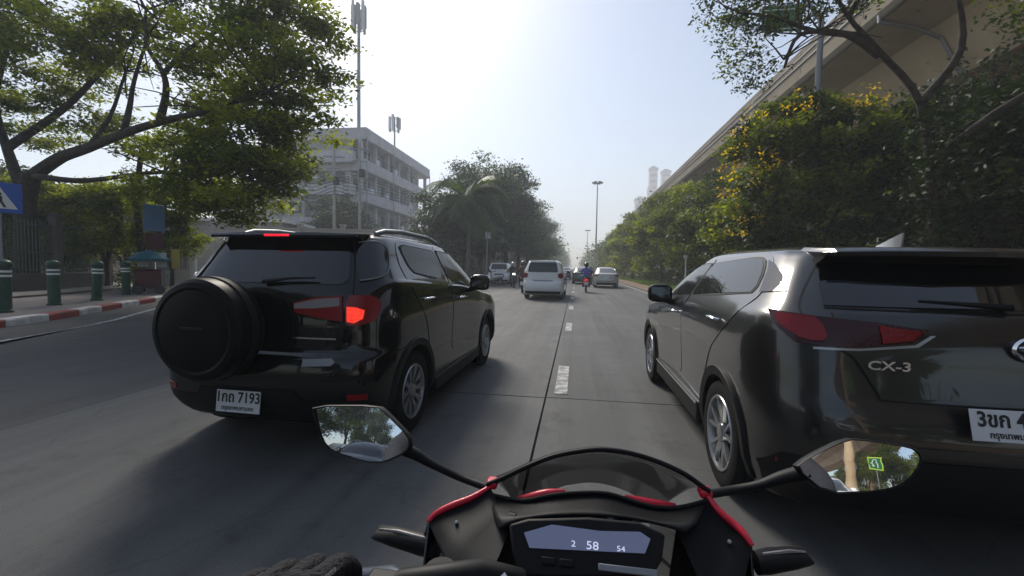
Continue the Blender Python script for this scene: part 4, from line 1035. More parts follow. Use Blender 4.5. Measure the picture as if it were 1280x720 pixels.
# ---- the black sport utility car on the left
ECO = [
 [(0,-.50,.20),(.50,-.50,.20),(.72,-.46,.20),(.80,-.30,.20),(.82,0,.20),(.82,1.3,.20),(.82,2.4,.20),(.72,3.1,.20),(0,3.3,.20)],
 [(0,-.67,.34),(.50,-.66,.34),(.76,-.59,.34),(.86,-.40,.34),(.875,0,.34),(.865,1.3,.34),(.875,2.45,.34),(.78,3.2,.34),(0,3.4,.34)],
 [(0,-.72,.50),(.50,-.71,.50),(.78,-.63,.50),(.87,-.42,.52),(.88,0,.52),(.87,1.3,.52),(.88,2.45,.52),(.80,3.2,.52),(0,3.42,.52)],
 [(0,-.70,.70),(.50,-.69,.70),(.78,-.61,.70),(.87,-.41,.70),(.885,0,.70),(.873,1.3,.70),(.885,2.45,.70),(.80,3.2,.70),(0,3.4,.70)],
 [(0,-.645,.77),(.50,-.635,.77),(.76,-.57,.78),(.866,-.39,.80),(.887,0,.82),(.882,1.3,.82),(.887,2.4,.80),(.80,3.18,.78),(0,3.38,.76)],
 [(0,-.640,.95),(.50,-.625,.95),(.75,-.55,.97),(.857,-.38,.99),(.880,0,1.0),(.884,1.3,.98),(.875,2.4,.92),(.78,3.1,.88),(0,3.3,.86)],
 [(0,-.610,1.13),(.49,-.595,1.13),(.72,-.525,1.14),(.828,-.36,1.19),(.852,0,1.20),(.862,1.3,1.12),(.85,2.35,1.02),(.72,3.0,.97),(0,3.2,.94)],
 [(0,-.580,1.20),(.48,-.565,1.20),(.69,-.500,1.21),(.79,-.35,1.26),(.815,0,1.26),(.825,1.3,1.18),(.80,2.2,1.09),(.55,2.5,1.08),(0,2.55,1.09)],
 [(0,-.485,1.36),(.45,-.470,1.36),(.64,-.415,1.36),(.735,-.29,1.37),(.752,0,1.38),(.762,1.25,1.34),(.72,1.80,1.32),(.5,2.08,1.33),(0,2.15,1.34)],
 [(0,-.385,1.52),(.43,-.370,1.52),(.585,-.320,1.52),(.67,-.2,1.53),(.685,.1,1.54),(.690,1.15,1.51),(.64,1.45,1.49),(.45,1.66,1.50),(0,1.72,1.51)],
 [(0,-.33,1.575),(.40,-.315,1.575),(.53,-.265,1.575),(.60,-.13,1.585),(.615,.15,1.595),(.61,1.05,1.585),(.57,1.3,1.56),(.4,1.46,1.56),(0,1.52,1.565)],
 [(0,-.2,1.60),(.3,-.19,1.60),(.4,-.12,1.605),(.43,0,1.61),(.44,.2,1.62),(.43,.9,1.62),(.4,1.1,1.605),(.3,1.25,1.595),(0,1.3,1.595)],
 [(0,-.12,1.61),(0,-.09,1.61),(0,-.05,1.612),(0,.05,1.62),(0,.25,1.63),(0,.8,1.635),(0,1.0,1.62),(0,1.12,1.61),(0,1.15,1.61)]]
def side_set(car, doors, dark='paint_black', glass='car_glass', handle='chrome', handle_y=None, win_trim=True):
    """doors: dict(front=poly, rear=poly, fwin=..., rwin=...) in (y, z)"""
    pt = MATS[dark]
    for sd in (1,-1):
        for key in ('rear','front'):
            P = [(0,y,z) for y, z in doors[key]]
            d = car.panel('door', P, 90*sd, pt, off=.004, grid=.09, rnd=1)
            W = [(0,y,z) for y, z in doors[key+'_win']]
            cw = sum((Vector(p) for p in W), Vector())/len(W)
            WF = [tuple(cw+(Vector(p)-cw)+(Vector(p)-cw).normalized()*.022) for p in W]
            car.panel('window_frame', WF, 90*sd, MATS['plastic_black'], off=.0075, grid=.05, parent=d, rnd=1)
            car.panel('window', W, 90*sd, MATS[glass], off=.010, grid=.05, parent=d, rnd=1)
            hy, hz = doors[key+'_handle']
            h, n, wv = car.hit((hy*sd, hz), 90*sd)
            m = MB(); m.tube([h+Vector((sd*.006,-.085,0)), h+Vector((sd*.032,-.07,.004)), h+Vector((sd*.036,0,.008)), h+Vector((sd*.032,.07,.004)), h+Vector((sd*.006,.085,0))], [.010,.013,.013,.013,.010], 8, squash=.8)
            m.build('handle', MATS[handle], d, smooth=50)
def side_mirror(root, x, y, z, sd, paint, scale=1.0):
    s = scale
    m = MB(); rg = []
    for f, ww, hh in ((-.075,.10,.075),(-.06,.125,.09),(0,.125,.095),(.05,.095,.07),(.085,.03,.025)):
        rg.append([(sd*x+ww*s*math.copysign(abs(math.cos(2*PI*k/20))**.6, math.cos(2*PI*k/20))*.95, y+f*s, z+hh*s*math.copysign(abs(math.sin(2*PI*k/20))**.6, math.sin(2*PI*k/20))) for k in range(20)])
    m.loft(rg); o = m.build('side_mirror', paint, root, smooth=50)
    m = MB(); m.box((sd*x, y-.0765*s, z),(.19*s,.006,.13*s)); m.build('mirror_glass', MATS['mirror_dim'], o, bevel=.002)
    m = MB(); m.tube([(sd*(x-.06),y,z-.06*s),(sd*(x-.16),y+.03,z-.10*s)],[.035,.03],8); m.build('mirror_arm', MATS['plastic_black'], o, smooth=50)

def build_eco():
    pb = MATS['paint_black']
    c = Car('sport_utility_car', 'black sport utility car with spare wheel on its tailgate, waiting left of the motorcycle', ECO, (0,2.52), .385, pb, (-2.15,3.36,0), rad(-1.5))
    rt = c.root
    # tailgate and rear glass
    c.panel('tailgate', [(-.60,0,.775),(.60,0,.775),(.615,0,1.0),(.60,0,1.185),(-.60,0,1.185),(-.615,0,1.0)], 0, pb, off=.005, rnd=1)
    rw = c.panel('rear_window', [(-.60,0,1.215),(.60,0,1.215),(.555,0,1.40),(.50,0,1.545),(-.50,0,1.545),(-.555,0,1.40)], 0, MATS['car_glass'], off=.006, rnd=1, grid=.05)
    m = MB(); hp, n, wv = c.hit((-.02,1.225),0); m.tube([hp+Vector((0,-.03,0)), hp+Vector((.22,-.026,.03)), hp+Vector((.40,-.02,.035))],[.016,.010,.006],6); m.build('wiper', MATS['plastic_black'], rw)
    # spoiler
    m = MB(); rg = []
    for x in (-.60,-.58,-.3,0,.3,.58,.60):
        e = .03 if abs(x) > .59 else 0; bow = -.03*(1-(x/.6)**2)
        rg.append([(x,-.20,1.585+e*.2),(x,-.44+bow+e,1.578+.008*(1-(x/.6)**2)),(x,-.455+bow+e,1.565),(x,-.45+bow+e,1.548+e*.3),(x,-.34,1.535)])
    m.loft(rg); sp = m.build('spoiler', pb, rt, smooth=35)
    m = MB(); m.box((-.0,-.487,1.562),(.20,.012,.016)); m.build('high_brake_lamp', MATS['brake_lit'], sp, bevel=.003)
    # tail lamps
    for sd in (1,-1):
        inner = c.panel('tail_lamp', [(sd*x,y,z) for x, y, z in [(.235,-.6,1.085),(.40,-.6,1.125),(.575,-.55,1.14),(.59,-.55,.965),(.44,-.6,.985),(.25,-.6,1.02)]], 12*sd, MATS['lamp_red'], off=.016, thick=.02)
        c.panel('reverse_lens', [(sd*x,y,z) for x, y, z in [(.25,-.6,1.078),(.40,-.6,1.112),(.56,-.55,1.126),(.565,-.55,1.07),(.40,-.6,1.050),(.25,-.6,1.045)]], 12*sd, MATS['lamp_clear'], off=.0195, thick=.006, parent=inner)
        outer = c.panel('tail_lamp', [(sd*x,y,z) for x, y, z in [(.607,-.573,1.14),(.69,-.54,1.146),(.772,-.49,1.139),(.812,-.465,1.083),(.80,-.51,.974),(.73,-.56,.945),(.66,-.596,.934),(.620,-.605,.951)]], 35*sd, MATS['lamp_red'], off=.016, thick=.02, rnd=1)
        c.panel('brake_lens', [(sd*x,y,z) for x, y, z in [(.622,-.588,1.065),(.68,-.57,1.06),(.722,-.54,1.04),(.722,-.561,.985),(.675,-.595,.955),(.630,-.60,.965)]], 30*sd, MATS['lamp_lit'], off=.0195, thick=.006, parent=outer)
        c.panel('reflector', [(sd*x,y,z) for x, y, z in [(.64,-.6,.485),(.78,-.6,.485),(.78,-.6,.445),(.64,-.6,.445)]], 20*sd, MATS['reflector_red'], off=.006)
        c.panel('bumper_trim', [(sd*x,y,z) for x, y, z in [(.50,-.7,.60),(.80,-.6,.62),(.82,-.5,.60),(.80,-.6,.585),(.50,-.7,.575)]], 25*sd, MATS['plastic_satin'], off=.008)
    c.panel('lower_bumper', [(-.78,0,.24),(.78,0,.24),(.82,0,.36),(.80,0,.43),(.35,0,.43),(.30,0,.50),(-.42,0,.50),(-.46,0,.43),(-.80,0,.43),(-.82,0,.36)], 0, MATS['plastic_black'], off=.008)
    c.panel('tailgate_handle', [(.36,0,.665),(.56,0,.675),(.585,0,.70),(.56,0,.72),(.36,0,.712)], 0, MATS['metal_grey'], off=.008)
    c.panel('tailgate_badge', [(.25,0,.842),(.56,0,.842),(.56,0,.852),(.25,0,.852)], 0, MATS['chrome'], off=.010, thick=.006)
    plate(rt, (-.10,-.748,.405), .34, .150, '1กถ 7193', 'กรุงเทพมหานคร', 6)
    # spare wheel
    sp = empty('spare_wheel', rt, (-.225,-.70,.915))
    m = MB(); m.lathe([(.20,.0),(.315,.02),(.338,.06),(.340,.20),(.333,.235),(.312,.258),(.28,.268),(.262,.262),(.24,.268),(.10,.272),(0,.272)], (0,0,0), (0,-1,0), 48); m.build('cover', MATS['vinyl_black'], sp, smooth=30)
    m = MB(); m.lathe([(.342,.10),(.349,.105),(.349,.15),(.342,.155)], (0,0,0), (0,-1,0), 48); m.build('cover_band', MATS['plastic_satin'], sp, smooth=30)
    m = MB(); m.box((0,-.274,.02),(.17,.004,.012)); m.build('cover_badge', MATS['alloy_dark'], sp)
    # sides
    side_set(c, dict(rear=[(.32,.62),(.42,.52),(.945,.50),(.945,1.19),(.91,1.38),(.85,1.545),(.06,1.565),(-.03,1.50),(-.08,1.30),(-.02,1.15),(.20,.92)],
                     front=[(.965,.50),(2.02,.52),(2.06,.80),(2.06,1.08),(1.72,1.37),(1.46,1.52),(1.20,1.55),(.87,1.555),(.925,1.38),(.965,1.19)],
                     rear_win=[(.11,1.30),(.50,1.255),(.89,1.215),(.865,1.34),(.815,1.495),(.12,1.522),(.045,1.49)],
                     front_win=[(.985,1.205),(1.92,1.115),(1.86,1.18),(1.64,1.36),(1.42,1.475),(.895,1.505),(.945,1.36)],
                     rear_handle=(.26,1.075), front_handle=(1.28,1.02)), glass='side_glass')
    c.pair('quarter_window', [(.575,-.35,1.515),(.654,-.246,1.527),(.707,-.183,1.478),(.753,-.236,1.366),(.775,-.358,1.277),(.665,-.495,1.24),(.605,-.434,1.37)], 50, MATS['car_glass'], off=.008, grid=.04)
    for sd in (1,-1):
        Q = [(.575,-.35,1.515),(.654,-.246,1.527),(.707,-.183,1.478),(.753,-.236,1.366),(.775,-.358,1.277),(.665,-.495,1.24)]
        m = MB(); pp = []
        for q in smooth_line(Q, 4):
            sx = Vector((math.cos(rad(50*sd)), math.sin(rad(50*sd)), 0)); h, n, wv = c.hit((Vector((sd*q[0],q[1],q[2])).dot(sx), q[2]), 50*sd); pp.append(h+(n if n.dot(wv) > 0 else -n)*.010)
        m.tube(pp, .006, 6); m.build('window_trim', MATS['metal_grey'], rt, smooth=60)
    for sd in (1,-1):
        side_mirror(rt, .985, 1.72, 1.17, sd, pb)
        m = MB(); m.tube([(sd*.585,-.12,1.60),(sd*.60,.0,1.628),(sd*.605,.3,1.648),(sd*.60,.95,1.643),(sd*.58,1.25,1.612),(sd*.56,1.38,1.57)], [.018,.02,.02,.02,.02,.016], 8); m.build('roof_rail', MATS['alloy'] if False else MATS['metal_grey'], rt, smooth=50)
        for y in (0,2.52):
            m = MB(); rg = []
            for k in range(19):
                a = PI*(k/18)*1.16-.08*PI
                cy, cz = math.cos(a), math.sin(a); row = []
                for rr_, dx in ((.375,-.02),(.378,.012),(.43,.016),(.436,.004),(.436,-.03)):
                    yy, zz = y+rr_*cy, max(.2, .34+rr_*cz)
                    h, n, wv = c.hit((yy*sd, zz), 90*sd); xx = abs(h.x) if abs(h.x) > .6 else .85
                    row.append((sd*(xx+dx), yy, zz))
                rg.append(row)
            m.loft(rg, False, False)
            o = m.build('wheel_arch_trim', MATS['plastic_black'], rt, smooth=40)
        m = MB(); m.box((sd*.845,1.26,.27),(.09,1.62,.13)); m.build('sill_trim', MATS['plastic_black'], rt, bevel=.02)
        for y in (0,2.52): make_wheel(rt, sd*.765, y, sd, .335, .205, .215, 'multi')
    c.seam([([(.63,0,.78),(.655,0,1.0),(.64,0,1.19),(.58,0,1.40),(.52,0,1.55)], 0), ([(-.63,0,.78),(-.655,0,1.0),(-.64,0,1.19),(-.58,0,1.40),(-.52,0,1.55)], 0), ([(.87,-.40,.73),(.87,0,.74)],90)], .007)
    c.panel('windscreen', [(-.62,0,1.12),(.62,0,1.12),(.50,0,1.50),(-.50,0,1.50)], 180, MATS['car_glass'], off=.006)
    c.panel('grille', [(-.5,0,.50),(.5,0,.50),(.55,0,.78),(-.55,0,.78)], 180, MATS['plastic_black'], off=.006)
    c.pair('headlamp', [(.45,3.2,.80),(.72,3.0,.82),(.74,2.9,.92),(.45,3.2,.88)], 160, MATS['lamp_clear'], off=.008)
    return c
eco = build_eco()

# ---- the dark grey crossover on the right
CX = [
 [(0,-.60,.22),(.50,-.60,.22),(.70,-.56,.22),(.80,-.42,.22),(.83,0,.22),(.83,1.3,.22),(.84,2.45,.22),(.72,3.2,.22),(0,3.35,.22)],
 [(0,-.78,.36),(.50,-.76,.36),(.74,-.67,.36),(.855,-.46,.36),(.87,0,.36),(.85,1.3,.36),(.87,2.55,.36),(.76,3.25,.36),(0,3.42,.36)],
 [(0,-.825,.55),(.50,-.805,.55),(.76,-.71,.55),(.865,-.47,.55),(.882,0,.55),(.858,1.3,.55),(.88,2.55,.55),(.78,3.25,.55),(0,3.44,.55)],
 [(0,-.815,.68),(.50,-.80,.68),(.765,-.71,.70),(.870,-.47,.70),(.890,0,.70),(.862,1.3,.68),(.887,2.5,.70),(.78,3.22,.70),(0,3.43,.70)],
 [(0,-.770,.79),(.48,-.765,.80),(.75,-.695,.82),(.868,-.46,.83),(.893,0,.84),(.874,1.3,.80),(.890,2.45,.83),(.77,3.2,.80),(0,3.4,.80)],
 [(0,-.735,.93),(.47,-.735,.95),(.735,-.675,.97),(.858,-.45,.985),(.885,0,.985),(.878,1.3,.93),(.874,2.4,.94),(.75,3.1,.88),(0,3.3,.86)],
 [(0,-.715,1.08),(.47,-.705,1.09),(.715,-.645,1.11),(.835,-.44,1.125),(.858,0,1.10),(.868,1.3,1.035),(.85,2.35,1.0),(.68,3.0,.94),(0,3.18,.91)],
 [(0,-.640,1.18),(.46,-.625,1.185),(.665,-.575,1.195),(.765,-.42,1.21),(.795,0,1.19),(.818,1.3,1.115),(.79,2.15,1.06),(.55,2.4,1.06),(0,2.45,1.07)],
 [(0,-.505,1.31),(.44,-.490,1.31),(.605,-.445,1.315),(.685,-.33,1.32),(.715,0,1.32),(.732,1.25,1.285),(.70,1.72,1.27),(.5,1.95,1.28),(0,2.02,1.29)],
 [(0,-.39,1.42),(.42,-.375,1.42),(.54,-.335,1.42),(.605,-.235,1.425),(.635,.05,1.435),(.648,1.15,1.42),(.615,1.38,1.40),(.45,1.58,1.41),(0,1.66,1.42)],
 [(0,-.33,1.475),(.4,-.315,1.475),(.49,-.27,1.475),(.545,-.15,1.48),(.57,.1,1.49),(.58,1.05,1.49),(.55,1.25,1.47),(.4,1.4,1.465),(0,1.48,1.47)],
 [(0,-.2,1.50),(.3,-.19,1.50),(.38,-.12,1.50),(.41,0,1.51),(.42,.2,1.52),(.42,.95,1.525),(.39,1.1,1.51),(.28,1.2,1.5),(0,1.25,1.5)],
 [(0,-.12,1.507),(0,-.1,1.508),(0,-.06,1.51),(0,.05,1.52),(0,.25,1.532),(0,.85,1.54),(0,1.0,1.525),(0,1.08,1.51),(0,1.12,1.508)]]
def build_cx():
    pg = MATS['paint_grey']
    c = Car('crossover_car', 'dark grey metallic crossover with chrome rear badge, waiting right of the motorcycle', CX, (0,2.57), .375, pg, (1.80,2.86,0), 0)
    rt = c.root
    c.panel('tailgate', [(-.46,0,.815),(.46,0,.815),(.55,0,.98),(.60,0,1.03),(.60,0,1.165),(-.60,0,1.165),(-.60,0,1.03),(-.55,0,.98)], 0, pg, off=.005)
    rw = c.panel('rear_window', [(-.615,0,1.20),(.615,0,1.20),(.59,0,1.29),(.54,0,1.385),(.50,0,1.425),(-.50,0,1.425),(-.54,0,1.385),(-.59,0,1.29)], 0, MATS['car_glass'], off=.006, grid=.05)
    m = MB(); hp, n, wv = c.hit((0.12,1.215),0); m.tube([hp+Vector((0,-.035,0)), hp+Vector((-.2,-.03,.012)), hp+Vector((-.36,-.025,.02))],[.018,.011,.007],6); m.build('wiper', MATS['plastic_black'], rw)
    m = MB(); rg = []
    for x in (-.535,-.51,-.3,0,.3,.51,.535):
        e = .07 if abs(x) > .53 else 0; bow = -.06*(1-(x/.58)**2)
        rg.append([(x,-.16,1.498+.01*(1-(x/.58)**2)-e*.3),(x,-.44+bow+e,1.478+.012*(1-(x/.58)**2)-e*.2),(x,-.465+bow+e,1.462+.008*(1-(x/.58)**2)),(x,-.455+bow+e,1.445),(x,-.33,1.425)])
    m.loft(rg); sp = m.build('spoiler', pg, rt, smooth=35)
    m = MB(); rg = []
    for x in (-.55,-.3,0,.3,.55):
        bow = -.06*(1-(x/.58)**2); rg.append([(x,-.452+bow,1.446),(x,-.40+bow*.5,1.415),(x,-.36,1.40),(x,-.33,1.43)])
    m.loft(rg); m.build('spoiler_underside', MATS['plastic_black'], sp, smooth=30)
    m = MB(); rg = []
    for y, z, w_ in ((.05,1.522,.030),(-.02,1.545,.026),(-.10,1.575,.014),(-.14,1.588,.006)):
        rg.append([(-w_,y,1.505),(-w_*.6,y-.01,z),(w_*.6,y-.01,z),(w_,y,1.505)])
    m.loft(rg); m.build('shark_fin_antenna', MATS['paint_silver'], rt, smooth=50)
    for sd in (1,-1):
        tl = c.panel('tail_lamp', [(sd*x,y,z) for x, y, z in [(.808,-.459,1.162),(.75,-.57,1.155),(.686,-.626,1.148),(.446,-.68,1.13),(.25,-.70,1.106),(.27,-.71,1.075),(.326,-.723,1.051),(.53,-.718,1.026),(.66,-.69,1.02),(.758,-.642,1.027),(.808,-.547,1.099)]], 35*sd, MATS['lamp_dark_red'], off=.012, thick=.02, grid=.05)
        c.panel('lamp_lens', [(sd*x,y,z) for x, y, z in [(.79,-.50,1.145),(.72,-.60,1.143),(.65,-.64,1.134),(.63,-.68,1.045),(.72,-.66,1.04),(.775,-.59,1.085)]], 40*sd, MATS['lamp_red'], off=.024, thick=.006, parent=tl, rnd=1)
        c.panel('lamp_lens', [(sd*x,y,z) for x, y, z in [(.44,-.68,1.112),(.28,-.70,1.095),(.33,-.72,1.062),(.44,-.7,1.045)]], 15*sd, MATS['lamp_red'], off=.022, thick=.006, parent=tl)
        c.panel('chrome_strip', [(sd*x,y,z) for x, y, z in [(.245,-.71,1.085),(.31,-.72,1.045),(.53,-.718,1.019),(.70,-.68,1.014),(.70,-.68,1.004),(.53,-.718,1.009),(.30,-.72,1.035),(.225,-.71,1.085)]], 20*sd, MATS['paint_silver'], off=.008, thick=.008)
        c.panel('reflector', [(sd*x,y,z) for x, y, z in [(.66,-.7,.44),(.80,-.6,.46),(.80,-.6,.44),(.66,-.7,.425)]], 25*sd, MATS['reflector_red'], off=.006)
    c.panel('lower_bumper', [(-.80,0,.24),(.80,0,.24),(.85,0,.40),(.80,0,.50),(.60,0,.535),(.40,0,.56),(-.40,0,.56),(-.60,0,.535),(-.80,0,.50),(-.85,0,.40)], 0, MATS['plastic_black'], off=.008)
    c.panel('bumper_crease', [(-.42,0,.585),(.42,0,.585),(.44,0,.62),(-.44,0,.62)], 0, pg, off=.012)
    plate(rt, (.0,-.842,.742), .335, .128, '3ขก 4815', 'กรุงเทพมหานคร', 14)
    M = frame((-.425,-.750,.950), (1,-.055,0), (0,-.0,1)); text_mesh('model_badge', 'CX-3', .056, MATS['chrome'], rt, M, .005, sx=1.35, bold=.0012)
    # emblem: ring with a wing-shaped vee
    em = MB(); rg = []
    for k in range(28):
        a = 2*PI*k/28; ca, sa = math.cos(a), math.sin(a)
        rg.append([(.072*ca*1.05,-.008,.056*sa),(.066*ca*1.05,-.020,.051*sa),(.057*ca*1.05,-.012,.043*sa),(.057*ca*1.05,-.002,.043*sa)])
    em.loft(rg+[rg[0]], True, False)
    em.tube([(-.057,-.014,.008),(-.03,-.018,.012),(0,-.018,-.018),(.03,-.018,.012),(.057,-.014,.008)], [.006,.009,.008,.009,.006], 6)
    e = em.build('emblem', MATS['chrome'], rt, smooth=40); e.location = (.12,-.735,1.045)
    side_set(c, dict(rear=[(.36,.60),(.45,.48),(1.06,.46),(1.075,.95),(1.05,1.12),(1.0,1.30),(.94,1.452),(.10,1.475),(-.06,1.445),(-.21,1.34),(-.27,1.24),(-.10,1.06),(.20,.84)],
                     front=[(1.085,.46),(2.02,.50),(2.08,.80),(2.02,1.06),(1.68,1.27),(1.42,1.40),(1.20,1.448),(.965,1.452),(1.02,1.32),(1.08,1.12)],
                     rear_win=[(-.17,1.235),(.5,1.190),(1.02,1.147),(.985,1.27),(.93,1.412),(.20,1.440),(.05,1.435),(-.08,1.365)],
                     front_win=[(1.055,1.147),(1.92,1.088),(1.86,1.13),(1.62,1.27),(1.40,1.372),(1.20,1.405),(.97,1.410),(1.02,1.28)],
                     rear_handle=(.16,1.045), front_handle=(1.30,.985)), dark='paint_grey')
    c.pair('quarter_window', [(.722,-.435,1.258),(.755,-.225,1.240),(.70,-.125,1.365),(.645,-.03,1.428),(.655,-.14,1.405),(.672,-.31,1.335)], 75, MATS['car_glass'], off=.006)
    for sd in (1,-1):
        side_mirror(rt, .97, 1.62, 1.125, sd, MATS['plastic_satin'], .95)
        for y in (0,2.57):
            m = MB(); rg = []
            for k in range(21):
                a = PI*(k/20)*1.2-.1*PI
                cy, cz = math.cos(a), math.sin(a); row = []
                for rr_, dx in ((.365,-.03),(.368,.012),(.425,.020),(.432,.006),(.432,-.03)):
                    yy, zz = y+rr_*cy, max(.24, .33+rr_*cz)
                    h, n, wv = c.hit((yy*sd, zz), 90*sd); xx = abs(h.x) if abs(h.x) > .6 else .85
                    row.append((sd*(xx+dx), yy, zz))
                rg.append(row)
            m.loft(rg, False, False)
            m.build('wheel_arch_trim', MATS['plastic_black'], rt, smooth=40)
        m = MB(); m.box((sd*.845,1.28,.30),(.08,1.62,.17)); s_ = m.build('sill_trim', MATS['plastic_black'], rt, bevel=.025)
        m = MB(); m.box((sd*.888,1.28,.372),(.012,1.58,.018)); m.build('sill_strip', MATS['chrome'], s_)
        for y in (0,2.57): make_wheel(rt, sd*.775, y, sd, .335, .215, .228, 'split')
    c.seam([([(.60,0,1.17),(.615,0,1.03),(.56,0,.98),(.50,0,.88),(.46,0,.80)], 0), ([(-.60,0,1.17),(-.615,0,1.03),(-.56,0,.98),(-.50,0,.88),(-.46,0,.80)], 0),
            ([(-.46,0,.80),(0,0,.795),(.46,0,.80)],0), ([(-.62,0,1.19),(0,0,1.185),(.62,0,1.19)],0),
            ([(-.58,-.4,1.43),(-.63,-.45,1.30),(-.66,-.5,1.20),(-.645,-.55,1.14)],-45), ([(.58,-.4,1.43),(.63,-.45,1.30),(.66,-.5,1.20),(.645,-.55,1.14)],45)], .008)
    c.panel('windscreen', [(-.62,0,1.10),(.62,0,1.10),(.50,0,1.40),(-.50,0,1.40)], 180, MATS['car_glass'], off=.006)
    c.panel('grille', [(-.5,0,.45),(.5,0,.45),(.55,0,.78),(-.55,0,.78)], 180, MATS['plastic_black'], off=.006)
    c.pair('headlamp', [(.42,3.2,.76),(.74,3.0,.82),(.74,2.9,.90),(.42,3.2,.84)], 160, MATS['lamp_clear'], off=.008)
    return c
cx = build_cx()

# ---- the white people carrier ahead
def morph(rows, sx, sy, sz, rear=None):
    out = []
    for r in rows:
        rr_ = []
        for (x, y, z) in r:
            rr_.append((x*sx, y*sy, .20+(z-.20)*sz))
        out.append(rr_)
    return out
def build_van():
    rows = morph(ECO, .97, 1.06, 1.035)
    rows = [[(x, y-.10-(.10*max(0,(z-1.0))/.6 if y < .2 else 0), z) for x, y, z in r] for r in rows]
    pw = MATS['paint_white']
    c = Car('people_carrier', 'white people carrier seen from behind in the left lane ahead', rows, (0,2.70), .37, pw, (-1.36,18.9,0), rad(-1), nz=4, nc=5)
    rt = c.root
    c.panel('rear_window', [(-.63,0,1.16),(.63,0,1.16),(.60,0,1.40),(.55,0,1.56),(-.55,0,1.56),(-.60,0,1.40)], 0, MATS['car_glass'], off=.008, rnd=1)
    c.panel('tailgate', [(-.60,0,.62),(.60,0,.62),(.62,0,1.11),(-.62,0,1.11)], 0, pw, off=.005, rnd=1)
    c.panel('garnish', [(-.46,0,.83),(.46,0,.83),(.36,0,.76),(-.36,0,.76)], 0, MATS['metal_grey'], off=.012)
    plate(rt, (0,-.80,.70), .34, .14, '', '')
    c.pair('tail_lamp', [(.60,-.7,1.10),(.74,-.6,1.13),(.82,-.5,1.12),(.82,-.45,.96),(.74,-.6,.90),(.62,-.7,.93)], 30, MATS['lamp_red'], off=.010, rnd=1)
    c.panel('lower_bumper', [(-.72,0,.24),(.72,0,.24),(.76,0,.36),(-.76,0,.36)], 0, MATS['plastic_black'], off=.008)
    c.panel('spoiler', [(-.54,0,1.575),(.54,0,1.575),(.50,0,1.61),(-.50,0,1.61)], 0, pw, off=.05, thick=.05)
    side_set(c, dict(rear=[(.32,.60),(1.12,.50),(1.12,1.55),(.10,1.58),(-.06,1.30)], front=[(1.15,.50),(2.1,.55),(2.1,1.10),(1.5,1.53),(1.15,1.55)],
                     rear_win=[(.05,1.28),(1.07,1.22),(1.02,1.51),(.16,1.54)], front_win=[(1.17,1.20),(2.0,1.14),(1.48,1.48),(1.15,1.50)],
                     rear_handle=(.26,1.06), front_handle=(1.30,1.03)), dark='paint_white', handle='paint_white')
    c.pair('quarter_window', [(.7,-.42,1.28),(.7,-.10,1.28),(.7,-.02,1.52),(.7,-.26,1.53)], 82, MATS['car_glass'], off=.006)
    for sd in (1,-1):
        side_mirror(rt, .97, 1.85, 1.15, sd, pw, .9)
        for y in (0,2.70): make_wheel(rt, sd*.745, y, sd, .32, .19, .20, 'plain')
    c.panel('windscreen', [(-.60,0,1.14),(.60,0,1.14),(.50,0,1.54),(-.50,0,1.54)], 180, MATS['car_glass_clear'], off=.006, rnd=1)
    c.panel('grille', [(-.45,0,.45),(.45,0,.45),(.5,0,.74),(-.5,0,.74)], 180, MATS['plastic_black'], off=.006)
    c.pair('headlamp', [(.45,3.2,.80),(.72,3.0,.84),(.74,2.9,.96),(.45,3.2,.92)], 160, MATS['lamp_clear'], off=.008)
    return c
van = build_van()

# ---- the sedan ahead in the right lane
SED = [
 [(0,-.70,.20),(.50,-.70,.20),(.70,-.64,.20),(.79,-.40,.20),(.81,0,.20),(.81,1.3,.20),(.81,2.5,.20),(.70,3.2,.20),(0,3.4,.20)],
 [(0,-.90,.34),(.50,-.88,.34),(.74,-.78,.34),(.84,-.50,.34),(.86,0,.34),(.85,1.3,.34),(.86,2.5,.34),(.76,3.3,.34),(0,3.5,.34)],
 [(0,-.95,.52),(.50,-.93,.52),(.75,-.82,.52),(.855,-.52,.52),(.87,0,.52),(.86,1.3,.52),(.87,2.5,.52),(.78,3.3,.52),(0,3.52,.52)],
 [(0,-.92,.70),(.50,-.90,.70),(.74,-.80,.72),(.85,-.50,.74),(.87,0,.74),(.865,1.3,.72),(.87,2.5,.70),(.76,3.2,.68),(0,3.45,.66)],
 [(0,-.90,.88),(.48,-.88,.88),(.72,-.78,.89),(.835,-.48,.91),(.855,0,.92),(.86,1.3,.90),(.85,2.4,.84),(.72,3.1,.79),(0,3.3,.76)],
 [(0,-.86,.99),(.46,-.84,.99),(.66,-.74,.99),(.775,-.42,1.0),(.80,0,1.01),(.82,1.3,.97),(.80,2.1,.94),(.60,2.6,.92),(0,2.8,.90)],
 [(0,-.50,1.03),(.42,-.46,1.03),(.60,-.30,1.03),(.72,-.10,1.04),(.76,.15,1.05),(.785,1.3,1.01),(.76,2.0,.98),(.55,2.3,.97),(0,2.4,.97)],
 [(0,-.02,1.24),(.40,.02,1.24),(.53,.10,1.24),(.63,.25,1.24),(.67,.45,1.25),(.70,1.25,1.23),(.67,1.65,1.22),(.45,1.85,1.22),(0,1.92,1.23)],
 [(0,.30,1.38),(.36,.34,1.38),(.47,.40,1.38),(.55,.5,1.385),(.58,.65,1.39),(.60,1.15,1.39),(.57,1.35,1.37),(.4,1.5,1.37),(0,1.55,1.38)],
 [(0,.5,1.43),(.3,.52,1.43),(.36,.56,1.43),(.40,.62,1.43),(.41,.7,1.435),(.42,1.1,1.44),(.40,1.2,1.43),(.28,1.3,1.425),(0,1.33,1.425)],
 [(0,.6,1.445),(0,.61,1.445),(0,.63,1.446),(0,.66,1.447),(0,.75,1.45),(0,1.05,1.452),(0,1.12,1.448),(0,1.18,1.445),(0,1.2,1.445)]]
